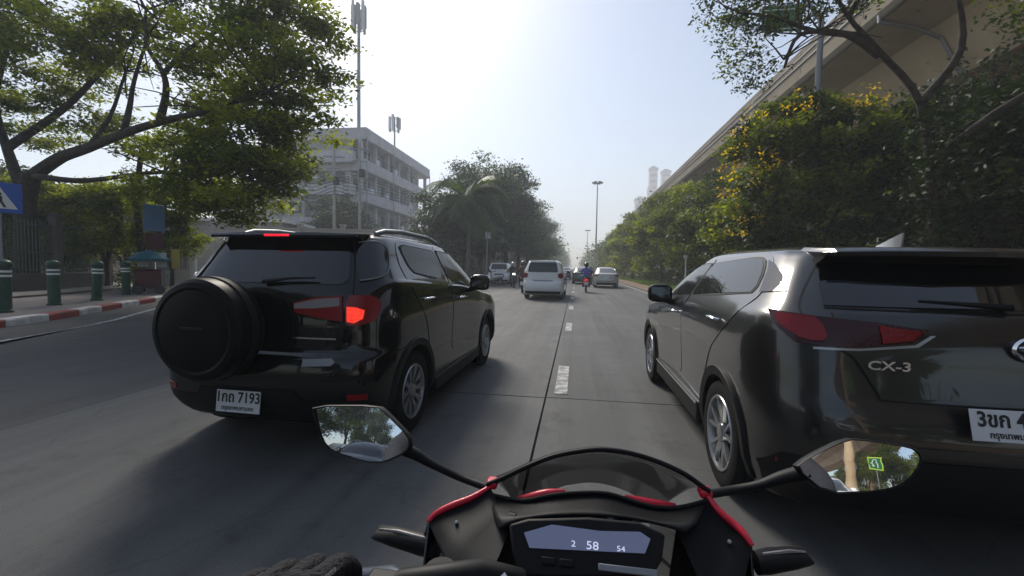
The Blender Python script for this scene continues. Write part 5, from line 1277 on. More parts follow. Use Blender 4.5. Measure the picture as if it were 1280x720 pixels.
def build_sedan():
    pt = MATS['paint_beige']
    c = Car('saloon_car', 'pale beige saloon car ahead in the right lane beside the scooter rider', SED, (0,2.62), .35, pt, (2.12,31.4,0), rad(-1), nz=4, nc=5)
    rt = c.root
    c.panel('rear_window', [(-.56,0,1.06),(.56,0,1.06),(.44,0,1.36),(-.44,0,1.36)], 0, MATS['car_glass_clear'], off=.008, rnd=1)
    c.panel('boot_lid', [(-.52,0,.70),(.52,0,.70),(.58,0,.97),(-.58,0,.97)], 0, pt, off=.005)
    plate(rt, (0,-.925,.79), .34, .12, '', '')
    c.pair('tail_lamp', [(.50,-.8,.95),(.70,-.7,.955),(.80,-.55,.95),(.80,-.5,.83),(.68,-.7,.80),(.52,-.8,.82)], 30, MATS['lamp_red'], off=.010, rnd=1)
    c.panel('lower_bumper', [(-.70,0,.24),(.70,0,.24),(.66,0,.36),(-.66,0,.36)], 0, MATS['plastic_black'], off=.008)
    side_set(c, dict(rear=[(.36,.55),(1.12,.46),(1.12,1.36),(.65,1.36),(.30,1.22),(.10,1.02)], front=[(1.15,.46),(2.1,.50),(2.1,.96),(1.5,1.32),(1.15,1.36)],
                     rear_win=[(.30,1.06),(1.07,1.03),(1.05,1.34),(.68,1.33),(.42,1.22)], front_win=[(1.17,1.03),(2.0,.99),(1.48,1.30),(1.17,1.34)],
                     rear_handle=(.36,.93), front_handle=(1.35,.90)), dark='paint_beige', handle='chrome')
    for sd in (1,-1):
        side_mirror(rt, .96, 1.78, 1.03, sd, pt, .85)
        for y in (0,2.62): make_wheel(rt, sd*.75, y, sd, .315, .19, .20, 'plain')
    c.panel('windscreen', [(-.56,0,1.02),(.56,0,1.02),(.42,0,1.36),(-.42,0,1.36)], 180, MATS['car_glass_clear'], off=.006)
    c.panel('grille', [(-.45,0,.40),(.45,0,.40),(.5,0,.62),(-.5,0,.62)], 180, MATS['plastic_black'], off=.006)
    c.pair('headlamp', [(.45,3.2,.64),(.70,3.0,.66),(.72,2.9,.74),(.45,3.2,.70)], 160, MATS['lamp_clear'], off=.008)
    return c
sed = build_sedan()
def car_copy(src, loc, rz, label, paint=None):
    r = dup(src.root, loc, rz, label)
    if paint:
        for part in ('body','door','tailgate','boot_lid','side_mirror','spoiler'): recolour(r, part, MATS[paint])
    return r
car_copy(sed, (.55,37.5,0), rad(-1), 'dark green saloon car half hidden beyond the white people carrier', 'paint_green')
car_copy(sed, (-1.4,52,0), 0, 'hazy blue saloon car far ahead past the white people carrier', 'paint_blue')
car_copy(van, (1.7,62,0), 0, 'hazy silver people carrier far ahead in the right lane', 'paint_silver')
car_copy(van, (-5.9,33.5,0), rad(2), 'pale people carrier in the far left lane behind the motorcyclists')
car_copy(sed, (-5.4,48,0), 0, 'silver saloon car far ahead in the left lane', 'paint_silver')
car_copy(van, (1.9,-9.5,0), 0, 'white people carrier following behind the camera')

car_copy(eco, (-2.3,-7.0,0), 0, 'black sport utility car added unseen behind the camera to darken the reflections')  # unseen copy added to block bright sky from the near cars' paint
car_copy(van, (-5.6,-11,0), 0, 'pale people carrier following behind the camera in the far left lane', 'paint_silver')
# ------------------------------------------------------------------ people
mat('jacket_purple', (0.11,0.11,0.36), 0.8, bump=(40,0.3))
mat('jacket_dark', (0.03,0.03,0.035), 0.8, bump=(40,0.3))
mat('jacket_maroon', (0.10,0.05,0.05), 0.8, bump=(40,0.3))
mat('trousers_dark', (0.02,0.022,0.028), 0.85, bump=(40,0.3))
mat('skin', (0.30,0.17,0.11), 0.55)
mat('helmet_black', (0.01,0.01,0.012), 0.2, coat=1.0)
mat('helmet_white', (0.55,0.55,0.55), 0.25, coat=1.0)
mat('shoe', (0.03,0.03,0.03), 0.7)
mat('glove_black', (0.010,0.0095,0.013), 0.75, spec=.3, bump=(160,0.5))
mat('glove_grey', (0.030,0.028,0.040), 0.6, spec=.35, bump=(260,0.4))
mat('glove_stud', (0.5,0.5,0.52), 0.3, metal=0.8)
mat('tank_red', (0.30,0.008,0.012), 0.25, coat=1.0)
mat('trim_red', (0.58,0.008,0.03), 0.4, coat=0.3)
mat('scooter_grey', (0.16,0.16,0.17), 0.35, coat=0.8)
mat('lcd', (0.07,0.08,0.13), 0.18, emit=((0.26,0.31,0.52), 0.13))
mat('lcd_digit', (0.5,0.52,0.6), 0.4, emit=((0.66,0.70,0.92), 0.42))
mat('amber', (0.25,0.07,0.01), 0.2, coat=1.0)
mat('headlight_lit', (0.8,0.8,0.8), 0.2, emit=((1,0.95,0.85), 3.0))
sm = mat('screen_smoke', (0.006,0.007,0.008), 0.06, spec=0.5, alpha=0.68)

def skin_body(name, joints, edges, radii, root, matfn, mats, parent=None, levels=2):
    names = list(joints); ix = {k: i for i, k in enumerate(names)}
    me = bpy.data.meshes.new(name)
    me.from_pydata([joints[k] for k in names], [(ix[a], ix[b]) for a, b in edges], [])
    o = bpy.data.objects.new(name, me); COL.objects.link(o)
    md = o.modifiers.new('skin', 'SKIN'); md.branch_smoothing = 0.4; md.use_smooth_shade = True
    for i, k in enumerate(names):
        rr_ = radii[k]; me.skin_vertices[0].data[i].radius = rr_ if hasattr(rr_, '__len__') else (rr_, rr_)
        me.skin_vertices[0].data[i].use_root = (k == root)
    sb = o.modifiers.new('sub', 'SUBSURF'); sb.levels = levels; sb.render_levels = levels
    applied(o)
    for m in mats: o.data.materials.append(m)
    for p in o.data.polygons: p.material_index = matfn(p.center); p.use_smooth = True
    if parent: o.parent = parent
    return o

def make_rider(label, loc, jacket, helmet, rz=0):
    t = thing('person', label, 'person', loc, rz)
    J = dict(pelvis=(0,0,.84), waist=(0,.02,1.0), chest=(0,.07,1.20), neck=(0,.11,1.38), head=(0,.135,1.50), crown=(0,.14,1.58))
    R = dict(pelvis=(.16,.13), waist=(.15,.11), chest=(.18,.12), neck=(.06,.06), head=(.085,.10), crown=(.05,.06))
    E = [('pelvis','waist'),('waist','chest'),('chest','neck'),('neck','head'),('head','crown')]
    for s, n in ((1,'r'),(-1,'l')):
        J.update({'sh'+n:(s*.18,.09,1.31),'el'+n:(s*.28,.24,1.09),'wr'+n:(s*.31,.47,1.03),'hd'+n:(s*.30,.55,1.02),
                  'hip'+n:(s*.10,.03,.82),'kn'+n:(s*.19,.42,.76),'an'+n:(s*.16,.30,.34),'toe'+n:(s*.17,.46,.29)})
        R.update({'sh'+n:.075,'el'+n:.055,'wr'+n:.04,'hd'+n:.035,'hip'+n:.10,'kn'+n:.07,'an'+n:.05,'toe'+n:.04})
        E += [('chest','sh'+n),('sh'+n,'el'+n),('el'+n,'wr'+n),('wr'+n,'hd'+n),('pelvis','hip'+n),('hip'+n,'kn'+n),('kn'+n,'an'+n),('an'+n,'toe'+n)]
    def mf(c):
        if c.z > 1.385: return 2
        if abs(c.x) > .2 and c.y > .49: return 2
        if c.z < .36: return 3
        if c.z < .90: return 1
        return 0
    skin_body('body', J, E, R, 'pelvis', mf, [MATS[jacket], MATS['trousers_dark'], MATS['skin'], MATS['shoe']], t, 1)
    m = MB(); rg = []
    for z, a, bb in ((1.44,.105,.12),(1.50,.128,.148),(1.58,.125,.145),(1.64,.10,.115),(1.68,.055,.06),(1.695,.01,.01)):
        rg.append([(a*math.cos(2*PI*k/18), .13+bb*math.sin(2*PI*k/18), z) for k in range(18)])
    m.loft(rg); h = m.build('helmet', MATS[helmet], t, smooth=60)
    m = MB(); m.prism([(.05,1.50),(.05,1.60),(-.05,1.60),(-.05,1.50)], (0,.27,0), (1,0,0),(0,0,1), -.02); m.build('visor', MATS['car_glass'], h)
    return t
def make_scooter(label, loc, paint, rz=0, lit='brake_lit'):
    t = thing('scooter', label, 'motorcycle', loc, rz, group='scooters in traffic')
    for y, n in ((-.42,1),(.82,2)):
        e = empty('wheel', t, (0,y,.28))
        m = MB(); m.lathe([(.19,-.03),(.24,-.042),(.272,-.03),(.28,0),(.272,.03),(.24,.042),(.19,.03)], (0,0,0), (1,0,0), 24, closed=True); m.build('tyre', MATS['rubber'], e, smooth=50)
        m = MB(); m.lathe([(.195,-.02),(.195,.02),(.17,.02),(.17,-.02)], (0,0,0), (1,0,0), 24, closed=True)
        for k in range(5): m.box((0,.10*math.cos(k*2*PI/5),.10*math.sin(k*2*PI/5)), (.03,.19,.03), rx=k*2*PI/5)
        m.build('rim', MATS['alloy'], e, smooth=40)
    m = MB(); rg = []
    for y, w_, z0, z1 in ((-.75,.05,.66,.76),(-.60,.10,.55,.80),(-.35,.14,.48,.80),(0,.15,.42,.76),(.22,.13,.34,.52),(.45,.13,.30,.42),(.58,.14,.34,.80),(.66,.12,.45,.98),(.72,.06,.60,1.0)):
        rg.append([(w_*x, y, z0+(z1-z0)*z) for x, z in ((-.7,0),(.7,0),(1,.35),(.9,.8),(.5,1),(-.5,1),(-.9,.8),(-1,.35))])
    m.loft(rg); m.build('bodywork', MATS[paint], t, smooth=40)
    m = MB(); rg = []
    for y, w_, z in ((-.62,.09,.83),(-.5,.13,.84),(-.1,.14,.82),(.15,.11,.79),(.22,.05,.77)):
        rg.append([(-w_,y,z-.06),(w_,y,z-.06),(w_,y,z-.01),(w_*.7,y,z+.015),(-w_*.7,y,z+.015),(-w_,y,z-.01)])
    m.loft(rg); m.build('seat', MATS['plastic_black'], t, smooth=40)
    m = MB(); m.tube([(-.34,.48,1.0),(-.2,.56,1.02),(0,.62,1.0),(.2,.56,1.02),(.34,.48,1.0)], .016, 8); m.build('handlebar', MATS['plastic_black'], t, smooth=50)
    m = MB(); m.tube([(.0,.64,.98),(0,.82,.28)], .05, 8); m.build('fork', MATS['plastic_satin'], t, smooth=50)
    m = MB(); m.box((0,-.765,.72),(.16,.03,.07)); m.build('tail_light', MATS[lit], t, bevel=.01)
    m = MB(); m.box((0,-.74,.52),(.18,.01,.20), rx=rad(-12)); m.build('number_plate', MATS['plate_white'], t)
    m = MB(); m.loft([[(-.07,-.66,.60),(.07,-.66,.60),(.07,-.80,.38),(-.07,-.80,.38)],[(-.07,-.64,.60),(.07,-.64,.60),(.07,-.78,.38),(-.07,-.78,.38)]]); m.build('mudguard', MATS['plastic_black'], t)
    m = MB(); m.box((0,.73,.90),(.16,.04,.09)); m.build('headlight', MATS['lamp_clear'], t, bevel=.02)
    m = MB(); m.tube([(.15,.1,.34),(.16,-.3,.36),(.16,-.62,.42)], [.03,.05,.055], 10); m.build('exhaust', MATS['metal_dark'], t, smooth=50)
    for s in (-1,1):
        m = MB(); m.tube([(s*.25,.53,1.02),(s*.30,.52,1.15)], .007, 6); m.box((s*.33,.51,1.18),(.12,.02,.075)); m.build('rear_mirror', MATS['plastic_black'], t)
    return t
sc = make_scooter('red-tailed scooter ridden by the person in purple between the lanes', (.58,24.6,0), 'trim_red')
make_rider('scooter rider in a purple jacket and black helmet seen from behind', (.58,24.5,0), 'jacket_purple', 'helmet_black')
dup(sc, (-2.75,22.6,0), rad(3), 'dark scooter ridden by the person in maroon left of the white people carrier'); 
for c in bpy.data.objects:
    if c.name.startswith('scooter') and abs(c.location.x+2.75) < .01: recolour(c, 'bodywork', MATS['plastic_satin']); recolour(c, 'tail_light', MATS['lamp_red'])
make_rider('scooter rider in a maroon jacket left of the white people carrier', (-2.75,22.5,0), 'jacket_maroon', 'helmet_black', rad(3))
s3 = dup(sc, (-4.2,28.5,0), PI+.3, 'grey scooter facing the camera with its headlight on beside the left trees'); recolour(s3, 'bodywork', MATS['scooter_grey']); recolour(s3, 'headlight', MATS['headlight_lit'])
make_rider('scooter rider in dark clothes facing the camera by the left trees', (-4.2,28.6,0), 'jacket_dark', 'helmet_white', PI+.3)
s4 = dup(sc, (-6.9,30.5,.0), .6, 'scooter parked at the kerb left of the riders'); recolour(s4, 'bodywork', MATS['paint_black']); recolour(s4, 'tail_light', MATS['lamp_red'])
s5 = dup(sc, (-5.7,31.0,.0), .9, 'second scooter parked at the kerb nearer the pale people carrier'); recolour(s5, 'bodywork', MATS['paint_silver']); recolour(s5, 'tail_light', MATS['lamp_red'])

# ------------------------------------------------------------------ the rider's own motorcycle
X0 = .03
t = thing('motorcycle', 'red and black sport motorcycle cockpit with smoked windscreen and lit display in the foreground', 'motorcycle', (0,0,0))
MO = t
ARC = [(-.1167,.58,1.0546),(-.0927,.585,1.0646),(-.0653,.59,1.0784),(-.027,.60,1.0932),(.0119,.605,1.1023),(.0449,.605,1.1073),(.083,.605,1.1047),(.1196,.60,1.0976),(.1487,.59,1.0894),(.168,.585,1.0785),(.1797,.58,1.0725)]
ARC = smooth_line(ARC, 3)
def fwd(P, y, z, s): return [(X0+(p[0]-X0)*s, p[1]+y, p[2]-z-(0 if True else 0)) for p in P]
m = MB(); m.loft([ARC, fwd(ARC,.055,.018,1.03), fwd(ARC,.12,.055,1.04), fwd(ARC,.20,.115,1.0), fwd(ARC,.27,.18,.92)], False, False)
ws = m.build('windscreen', MATS['screen_smoke'], t, smooth=60, recalc=False); ws.modifiers.new('thickness','SOLIDIFY').thickness = .003
m = MB(); m.tube(ARC, .0036, 8); m.build('screen_edge', MATS['plastic_black'], ws, smooth=60)
LIP = [(-.1119,.58,1.0413),(-.0788,.57,1.043),(-.0558,.56,1.0496),(-.0241,.56,1.0593),(.0125,.565,1.0634),(.0486,.565,1.0658),(.0837,.56,1.0602),(.1086,.56,1.0563),(.1403,.57,1.0539),(.1772,.58,1.0616)]
BROW = [(-.085,.50,1.046),(-.0687,.50,1.0564),(-.0311,.51,1.0614),(.0215,.515,1.0659),(.0722,.51,1.0701),(.1108,.50,1.0706),(.13,.50,1.066)]
LS, BS = smooth_line(LIP, 4), None
def resample(P, n):
    P = [Vector(p) for p in P]; L = [0]
    for i in range(1, len(P)): L.append(L[-1]+(P[i]-P[i-1]).length)
    out = []
    for k in range(n):
        s = L[-1]*k/(n-1)
        for i in range(1, len(P)):
            if s <= L[i]+1e-9:
                out.append(P[i-1].lerp(P[i], (s-L[i-1])/max(1e-9, L[i]-L[i-1]))); break
    return out
A_ = resample(smooth_line(LIP,4), 28); B_ = resample(smooth_line(BROW,4), 28)
mid = [a.lerp(b, .5)+Vector((0,0,-.010)) for a, b in zip(A_, B_)]
m = MB(); m.loft([[tuple(p) for p in A_], [tuple(p) for p in mid], [tuple(p) for p in B_]], False, False)
o = m.build('dash_shroud', MATS['plastic_satin'], t, smooth=60); o.modifiers.new('thickness','SOLIDIFY').thickness = .004
m = MB(); m.tube([tuple(p+Vector((0,-.002,.001))) for p in A_], .0028, 8); m.build('shroud_edge', MATS['seam_black'], t, smooth=60)
for a, b in ((4,10),(17,23)):
    seg = A_[a:b+1]; n = len(seg)
    m = MB(); m.tube([tuple(p+Vector((0,.004,.002))) for p in seg], [.0015+.0045*math.sin(PI*k/(n-1)) for k in range(n)], 8); m.build('red_reflection', MATS['trim_red'], t, smooth=60)  # red slivers modelled in place of the fairing's reflection inside the screen
# display pod
NRM = Vector((0,-.75,.66)).normalized(); UPV = Vector((0,.66,.75)).normalized(); LC = Vector((.0227,.48,1.0519))
def to2(P): return [((Vector(p)-LC).x, (Vector(p)-LC).dot(UPV)) for p in P]
POD = to2([(-.0705,.4865,1.0594),(-.0486,.4918,1.0653),(.0208,.4971,1.0714),(.0795,.4974,1.0717),(.1065,.4905,1.0639),(.1005,.4739,1.045),(.0881,.4625,1.032),(-.0522,.453,1.0213),(-.0636,.4682,1.0386)])
LCD = to2([(-.0519,.4817,1.0538),(-.0203,.4891,1.0622),(.0343,.4881,1.0612),(.0787,.4903,1.0637),(.0895,.4863,1.0591),(.0824,.4767,1.0482),(-.0442,.4721,1.043)])
m = MB(); m.prism(POD, LC-NRM*.035, (1,0,0), UPV, .035); pod = m.build('display_housing', MATS['plastic_black'], t, bevel=.003)
m = MB(); m.prism(LCD, LC+NRM*.0004, (1,0,0), UPV, .0012); lcd = m.build('display', MATS['lcd'], t)
M = frame(LC+NRM*.0022, (1,0,0), UPV)
for s, x, sz in (('2',-.018,.0085),('58',.003,.0115),('54',.034,.0075)):
    text_mesh('display_digits', s, sz, MATS['lcd_digit'], lcd, M @ Matrix.Translation((x,-.0035,0)), .0002, sx=1.25)
m = MB(); m.box((0,0,0),(.062,.007,.003)); o = m.build('display_label_strip', MATS['metal_grey'], pod, bevel=.001); o.data.transform(frame(LC+NRM*.0012+UPV*(-.0225)+Vector((.040,0,0)), (1,0,0), UPV))
for k, x in enumerate((-.045,-.025)):
    m = MB(); m.box((0,0,0),(.016,.008,.004)); o = m.build('display_button', MATS['plastic_satin'], pod, bevel=.0015); o.data.transform(frame(LC+NRM*.001+UPV*(-.0225)+Vector((x,0,0)), (1,0,0), UPV))
# fairing sides
REDL = [(-.1119,.580,1.052),(-.1336,.565,1.0426),(-.1589,.555,1.0344),(-.1781,.545,1.027),(-.1857,.535,1.0211)]
REDR = [(.1772,.580,1.066),(.1875,.565,1.0552),(.2016,.555,1.0461),(.2093,.545,1.041),(.2149,.535,1.0342)]
for R_, sg in ((REDL,-1),(REDR,1)):
    P = smooth_line(R_, 4)
    m = MB(); m.tube(P, [.0030+.0018*math.sin(PI*k/(len(P)-1)) for k in range(len(P))], 8); m.build('fairing_edge', MATS['trim_red'], t, smooth=60)
    inn = [(X0+sg*.098,.535,1.046),(X0+sg*.104,.51,1.035),(X0+sg*.110,.485,1.024),(X0+sg*.118,.46,1.012),(X0+sg*.128,.44,.995)]
    I = smooth_line(inn, 4); md = [((a[0]+b[0])/2,(a[1]+b[1])/2,(a[2]+b[2])/2-.014) for a, b in zip(P, I)]
    low = [(p[0]-sg*.012,p[1]-.01,p[2]-.09) for p in I]
    m = MB(); m.loft([P, md, I, low], False, False); o = m.build('inner_panel', MATS['plastic_satin'], t, smooth=60); o.modifiers.new('thickness','SOLIDIFY').thickness = .003
    # outer skin
    o1_ = [(X0+(p[0]-X0)*1.06,p[1]+.02,p[2]-.03) for p in P]; o2_ = [(X0+(p[0]-X0)*1.08,p[1]+.14,p[2]-.10) for p in P]; o3_ = [(X0+(p[0]-X0)*.55,.93,p[2]-.20) for p in P]
    m = MB(); m.loft([P, o1_, o2_, o3_], False, False); o = m.build('outer_fairing', MATS['paint_black'], t, smooth=60); o.modifiers.new('thickness','SOLIDIFY').thickness = .003
    sd = [(P[-1][0],P[-1][1],P[-1][2]),(P[-1][0]+sg*.02,P[-1][1],.85),(P[-1][0]-sg*.01,.42,.55)]
    sd2 = [(X0+sg*.13,.88,.86),(X0+sg*.15,.80,.70),(X0+sg*.12,.62,.50)]
    m = MB(); m.loft([sd, [((a[0]+b[0])/2+sg*.03,(a[1]+b[1])/2,(a[2]+b[2])/2) for a, b in zip(sd, sd2)], sd2], False, False); o = m.build('side_fairing', MATS['paint_black'], t, smooth=60); o.modifiers.new('thickness','SOLIDIFY').thickness = .004
    # inner bolts, brackets
    c = Vector(P[8])+Vector((-sg*.012,-.02,-.010))
    m = MB(); m.lathe([(0,-.002),(.0024,-.002),(.0024,.001),(0,.0014)], tuple(c), (0,-.6,.8), 10); m.build('bolt', MATS['metal_grey'], t, smooth=30)
    b0_ = R_[0]
    m = MB(); m.box((b0_[0]-sg*.002, b0_[1]+.008, b0_[2]+.002),(.016,.020,.012)); m.build('mirror_base', MATS['trim_red'], t, bevel=.004)
    # turn signal
    tip, rootp = ((-.271,.56,.983),(-.179,.55,.976)) if sg < 0 else ((.289,.56,1.014),(.226,.55,1.004))
    tv, rv = Vector(tip), Vector(rootp); rg = []
    for f, hh in ((0,.012),(.25,.014),(.7,.011),(.95,.006),(1.0,.002)):
        c = rv.lerp(tv, f); rg.append([(c.x, c.y+.016*math.cos(2*PI*k/12), c.z+hh*math.sin(2*PI*k/12)) for k in range(12)])
    m = MB(); m.loft(rg); ts = m.build('turn_signal', MATS['plastic_black'], t, smooth=50)
    m = MB(); m.tube([tuple(rv.lerp(tv,.1)+Vector((0,-.004,.0125))), tuple(rv.lerp(tv,.6)+Vector((0,-.004,.0115))), tuple(rv.lerp(tv,.92)+Vector((0,-.003,.007)))], [.002,.0026,.0012], 6); m.build('lens_edge', MATS['lamp_clear'], ts, smooth=50)
# nose
m = MB(); m.loft([[(X0-.11,.86,.90),(X0+.11,.86,.90),(X0+.13,.80,.74),(X0-.13,.80,.74)],[(X0-.06,.97,.84),(X0+.06,.97,.84),(X0+.08,.93,.76),(X0-.08,.93,.76)]]); m.build('nose', MATS['paint_black'], t, bevel=.015)
m = MB(); m.box((X0,.965,.80),(.10,.02,.05)); m.build('headlight', MATS['lamp_clear'], t, bevel=.01)
# mirrors
def own_mirror(PTS, n, stem, sg, tilt=.03):
    n = Vector(n).normalized(); P = [Vector(p) for p in PTS]; c = sum(P, Vector())/len(P)
    P = [c + (p-c) for p in P]
    def ch(Q):
        out = []
        for i in range(len(Q)):
            a, b = Q[i], Q[(i+1) % len(Q)]; out += [a.lerp(b,.22), a.lerp(b,.78)]
        return out
    Q = ch(P)
    rg = [[c+(q-c)*.985+n*.0005 for q in Q],[c+(q-c)*1.02+n*.0035 for q in Q],[c+(q-c)*1.05+n*.001 for q in Q],[c+(q-c)*1.05-n*.010 for q in Q],[c+(q-c)*.92-n*.026 for q in Q],[c+(q-c)*.55-n*.036 for q in Q],[c+(q-c)*.05-n*.038 for q in Q]]
    m = MB(); m.loft([[tuple(p) for p in r] for r in rg], True, False); h = m.build('mirror_housing', MATS['plastic_black'], MO, smooth=45)
    m = MB(); rings = []
    for f in (1.0,.85,.7,.55,.4,.25,.1,.01):
        rings.append([tuple(c+(q-c)*f*.985+n*(.0016-((q-c).length*f)**2/(2*.85)+.0015+(q-c).z*f*tilt)) for q in Q])
    m.loft(rings, True, False); g = m.build('mirror_glass', MATS['mirror_glass'], h, smooth=180)
    if sum((p.normal.dot(n)) for p in g.data.polygons) < 0: g.data.flip_normals()
    S_ = smooth_line(stem, 4); k = len(S_)
    m = MB(); m.tube(S_, [.013-.006*min(1,i/(k*.5)) for i in range(k)], 10, squash=.8); m.build('mirror_stem', MATS['plastic_black'], h, smooth=50)
own_mirror([(-.381,.5857,1.147),(-.2842,.592,1.1513),(-.2682,.5899,1.1411),(-.2324,.5835,1.1129),(-.2306,.5794,1.0983),(-.2424,.5761,1.0894),(-.2646,.5719,1.0789),(-.2905,.5702,1.0775),(-.344,.5708,1.0893),(-.3596,.5738,1.1023),(-.3744,.5813,1.1308)], (.05,-.96,.28),
           [(-.252,.592,1.094),(-.2262,.596,1.082),(-.2029,.60,1.0678),(-.1629,.605,1.0497),(-.116,.592,1.0445)], -1)
own_mirror([(.2819,.5832,1.1118),(.2975,.5859,1.1253),(.3416,.5897,1.1509),(.3641,.5879,1.1513),(.4074,.5835,1.1485),(.4171,.5807,1.1415),(.4156,.5777,1.1309),(.3971,.5725,1.108),(.3702,.5716,1.0971),(.3132,.5736,1.0876)], (-.08,-.96,.28),
           [(.300,.592,1.104),(.2723,.596,1.092),(.2474,.60,1.0782),(.2165,.605,1.0658),(.1798,.592,1.0631)], 1)
# bars, controls, forks
for sg in (-1,1):
    x = lambda v: X0+sg*v
    m = MB(); m.tube([(x(.12),.435,1.015),(x(.22),.413,1.012),(x(.40),.368,.996)], .0115, 12); bar = m.build('clip_on_bar', MATS['metal_dark'], t, smooth=50)
    m = MB(); m.tube([(x(.255),.4045,1.009),(x(.30),.393,1.005),(x(.385),.372,.998),(x(.395),.369,.997)], [.018,.0165,.0165,.021], 14); m.build('grip', MATS['rubber'], bar, smooth=40)
    m = MB(); m.tube([(x(.18),.424,1.013),(x(.245),.407,1.010)], [.022,.022], 14); m.box((x(.21),.402,1.030),(.05,.03,.022)); m.build('switchgear', MATS['plastic_satin'], bar, bevel=.003)
    m = MB(); m.tube([(x(.19),.445,1.0),(x(.24),.475,.995),(x(.32),.465,.985),(x(.40),.44,.975)], [.007,.008,.006,.007], 8, squash=.6); m.build('lever', MATS['metal_grey'], bar, smooth=50)
    m = MB(); m.lathe([(.030,0),(.030,.045),(.026,.052),(.012,.054),(0,.052)], (x(.115),.435,.985), (0,-.35,.93), 20); fk = m.build('fork_cap', MATS['alloy'], t, smooth=40)
    m = MB(); m.tube([(x(.115),.43,.99),(x(.115),.86,.33)], [.025,.027], 14); m.build('fork_tube', MATS['metal_dark'], fk, smooth=50)
m = MB(); m.lathe([(0,0),(.020,0),(.022,.006),(.022,.034),(.018,.040),(0,.040)], (X0-.165,.435,.998), (0,-.2,.98), 18); m.build('clutch_perch_cap', MATS['plastic_satin'], t, smooth=40)
m = MB(); m.tube([(X0-.23,.40,1.022),(X0-.20,.412,1.03),(X0-.12,.43,1.036),(X0-.08,.45,1.02)], [.010,.014,.016,.012], 12); m.build('clutch_cable', MATS['plastic_black'], t, smooth=50)
m = MB(); m.box((X0-.228,.392,1.012),(.05,.022,.012), rz=.25); m.build('choke_switch', MATS['alloy'], t, bevel=.003)
m = MB(); m.lathe([(0,0),(.008,0),(.009,.010),(0,.012)], (X0-.205,.398,1.018), (0,-.3,.95), 12); m.build('signal_switch', MATS['bollard_green'], t, smooth=40)
m = MB(); m.lathe([(0,0),(.024,0),(.026,.004),(.026,.045),(.022,.05),(0,.05)], (X0+.175,.455,.99), (0,-.2,.98), 18); m.build('brake_reservoir', MATS['plastic_satin'], t, smooth=40)
m = MB(); m.tube([(X0+.165,.44,1.02),(X0+.175,.43,1.045),(X0+.16,.42,1.03),(X0+.13,.41,.99)], .0035, 8); m.build('brake_hose', MATS['metal_grey'], t, smooth=60)
m = MB(); m.loft([[(X0-.15,.40,.975),(X0+.15,.40,.975),(X0+.15,.40,.995),(X0-.15,.40,.995)],[(X0-.15,.47,.99),(X0+.15,.47,.99),(X0+.15,.47,1.005),(X0-.15,.47,1.005)]]); m.build('top_yoke', MATS['metal_dark'], t, bevel=.008)
m = MB(); rg = []
for y, w_, z in ((.36,.04,.90),(.33,.10,.95),(.22,.145,.985),(.05,.15,.97),(-.08,.10,.90),(-.14,.06,.85)):
    rg.append([(X0+w_*math.cos(a), y, .80+(z-.80)*max(0,math.sin(a))) for a in [PI*k/10 for k in range(11)]])
m.loft(rg); m.build('fuel_tank', MATS['tank_red'], t, smooth=60)
m = MB(); rg = []
for y, w_, z in ((-.12,.10,.84),(-.25,.13,.83),(-.5,.12,.85),(-.75,.09,.93),(-.85,.04,.96)):
    rg.append([(X0-w_,y,z-.06),(X0+w_,y,z-.06),(X0+w_,y,z-.01),(X0+w_*.7,y,z+.012),(X0-w_*.7,y,z+.012),(X0-w_,y,z-.01)])
m.loft(rg); m.build('seat', MATS['plastic_black'], t, smooth=40)
m = MB(); m.box((X0,.10,.50),(.34,.48,.42)); m.build('engine', MATS['metal_dark'], t, bevel=.05)
m = MB(); m.tube([(X0,.42,.86),(X0,.1,.78),(X0,-.3,.74)], .05, 8); m.build('frame_spar', MATS['metal_dark'], t, smooth=50)
m = MB(); m.tube([(X0+.16,.1,.28),(X0+.18,-.3,.36),(X0+.20,-.75,.50)], [.03,.05,.055], 12); m.build('exhaust', MATS['metal_grey'], t, smooth=50)
for y in (.87,-.44):
    e = empty('wheel', t, (X0,y,.30))
    m = MB(); m.lathe([(.215,-.05),(.25,-.062),(.285,-.045),(.30,0),(.285,.045),(.25,.062),(.215,.05)], (0,0,0), (1,0,0), 32, closed=True); m.build('tyre', MATS['rubber'], e, smooth=50)
    m = MB(); m.lathe([(.218,-.03),(.218,.03),(.19,.03),(.19,-.03)], (0,0,0), (1,0,0), 32, closed=True)
    for k in range(5): m.box((0,.11*math.cos(k*2*PI/5),.11*math.sin(k*2*PI/5)), (.03,.20,.03), rx=k*2*PI/5)
    m.build('rim', MATS['alloy_dark'], e, smooth=40)
m = MB(); m.box((X0,-.22,.32),(.22,.46,.06)); m.build('swingarm', MATS['metal_grey'], t, bevel=.02)

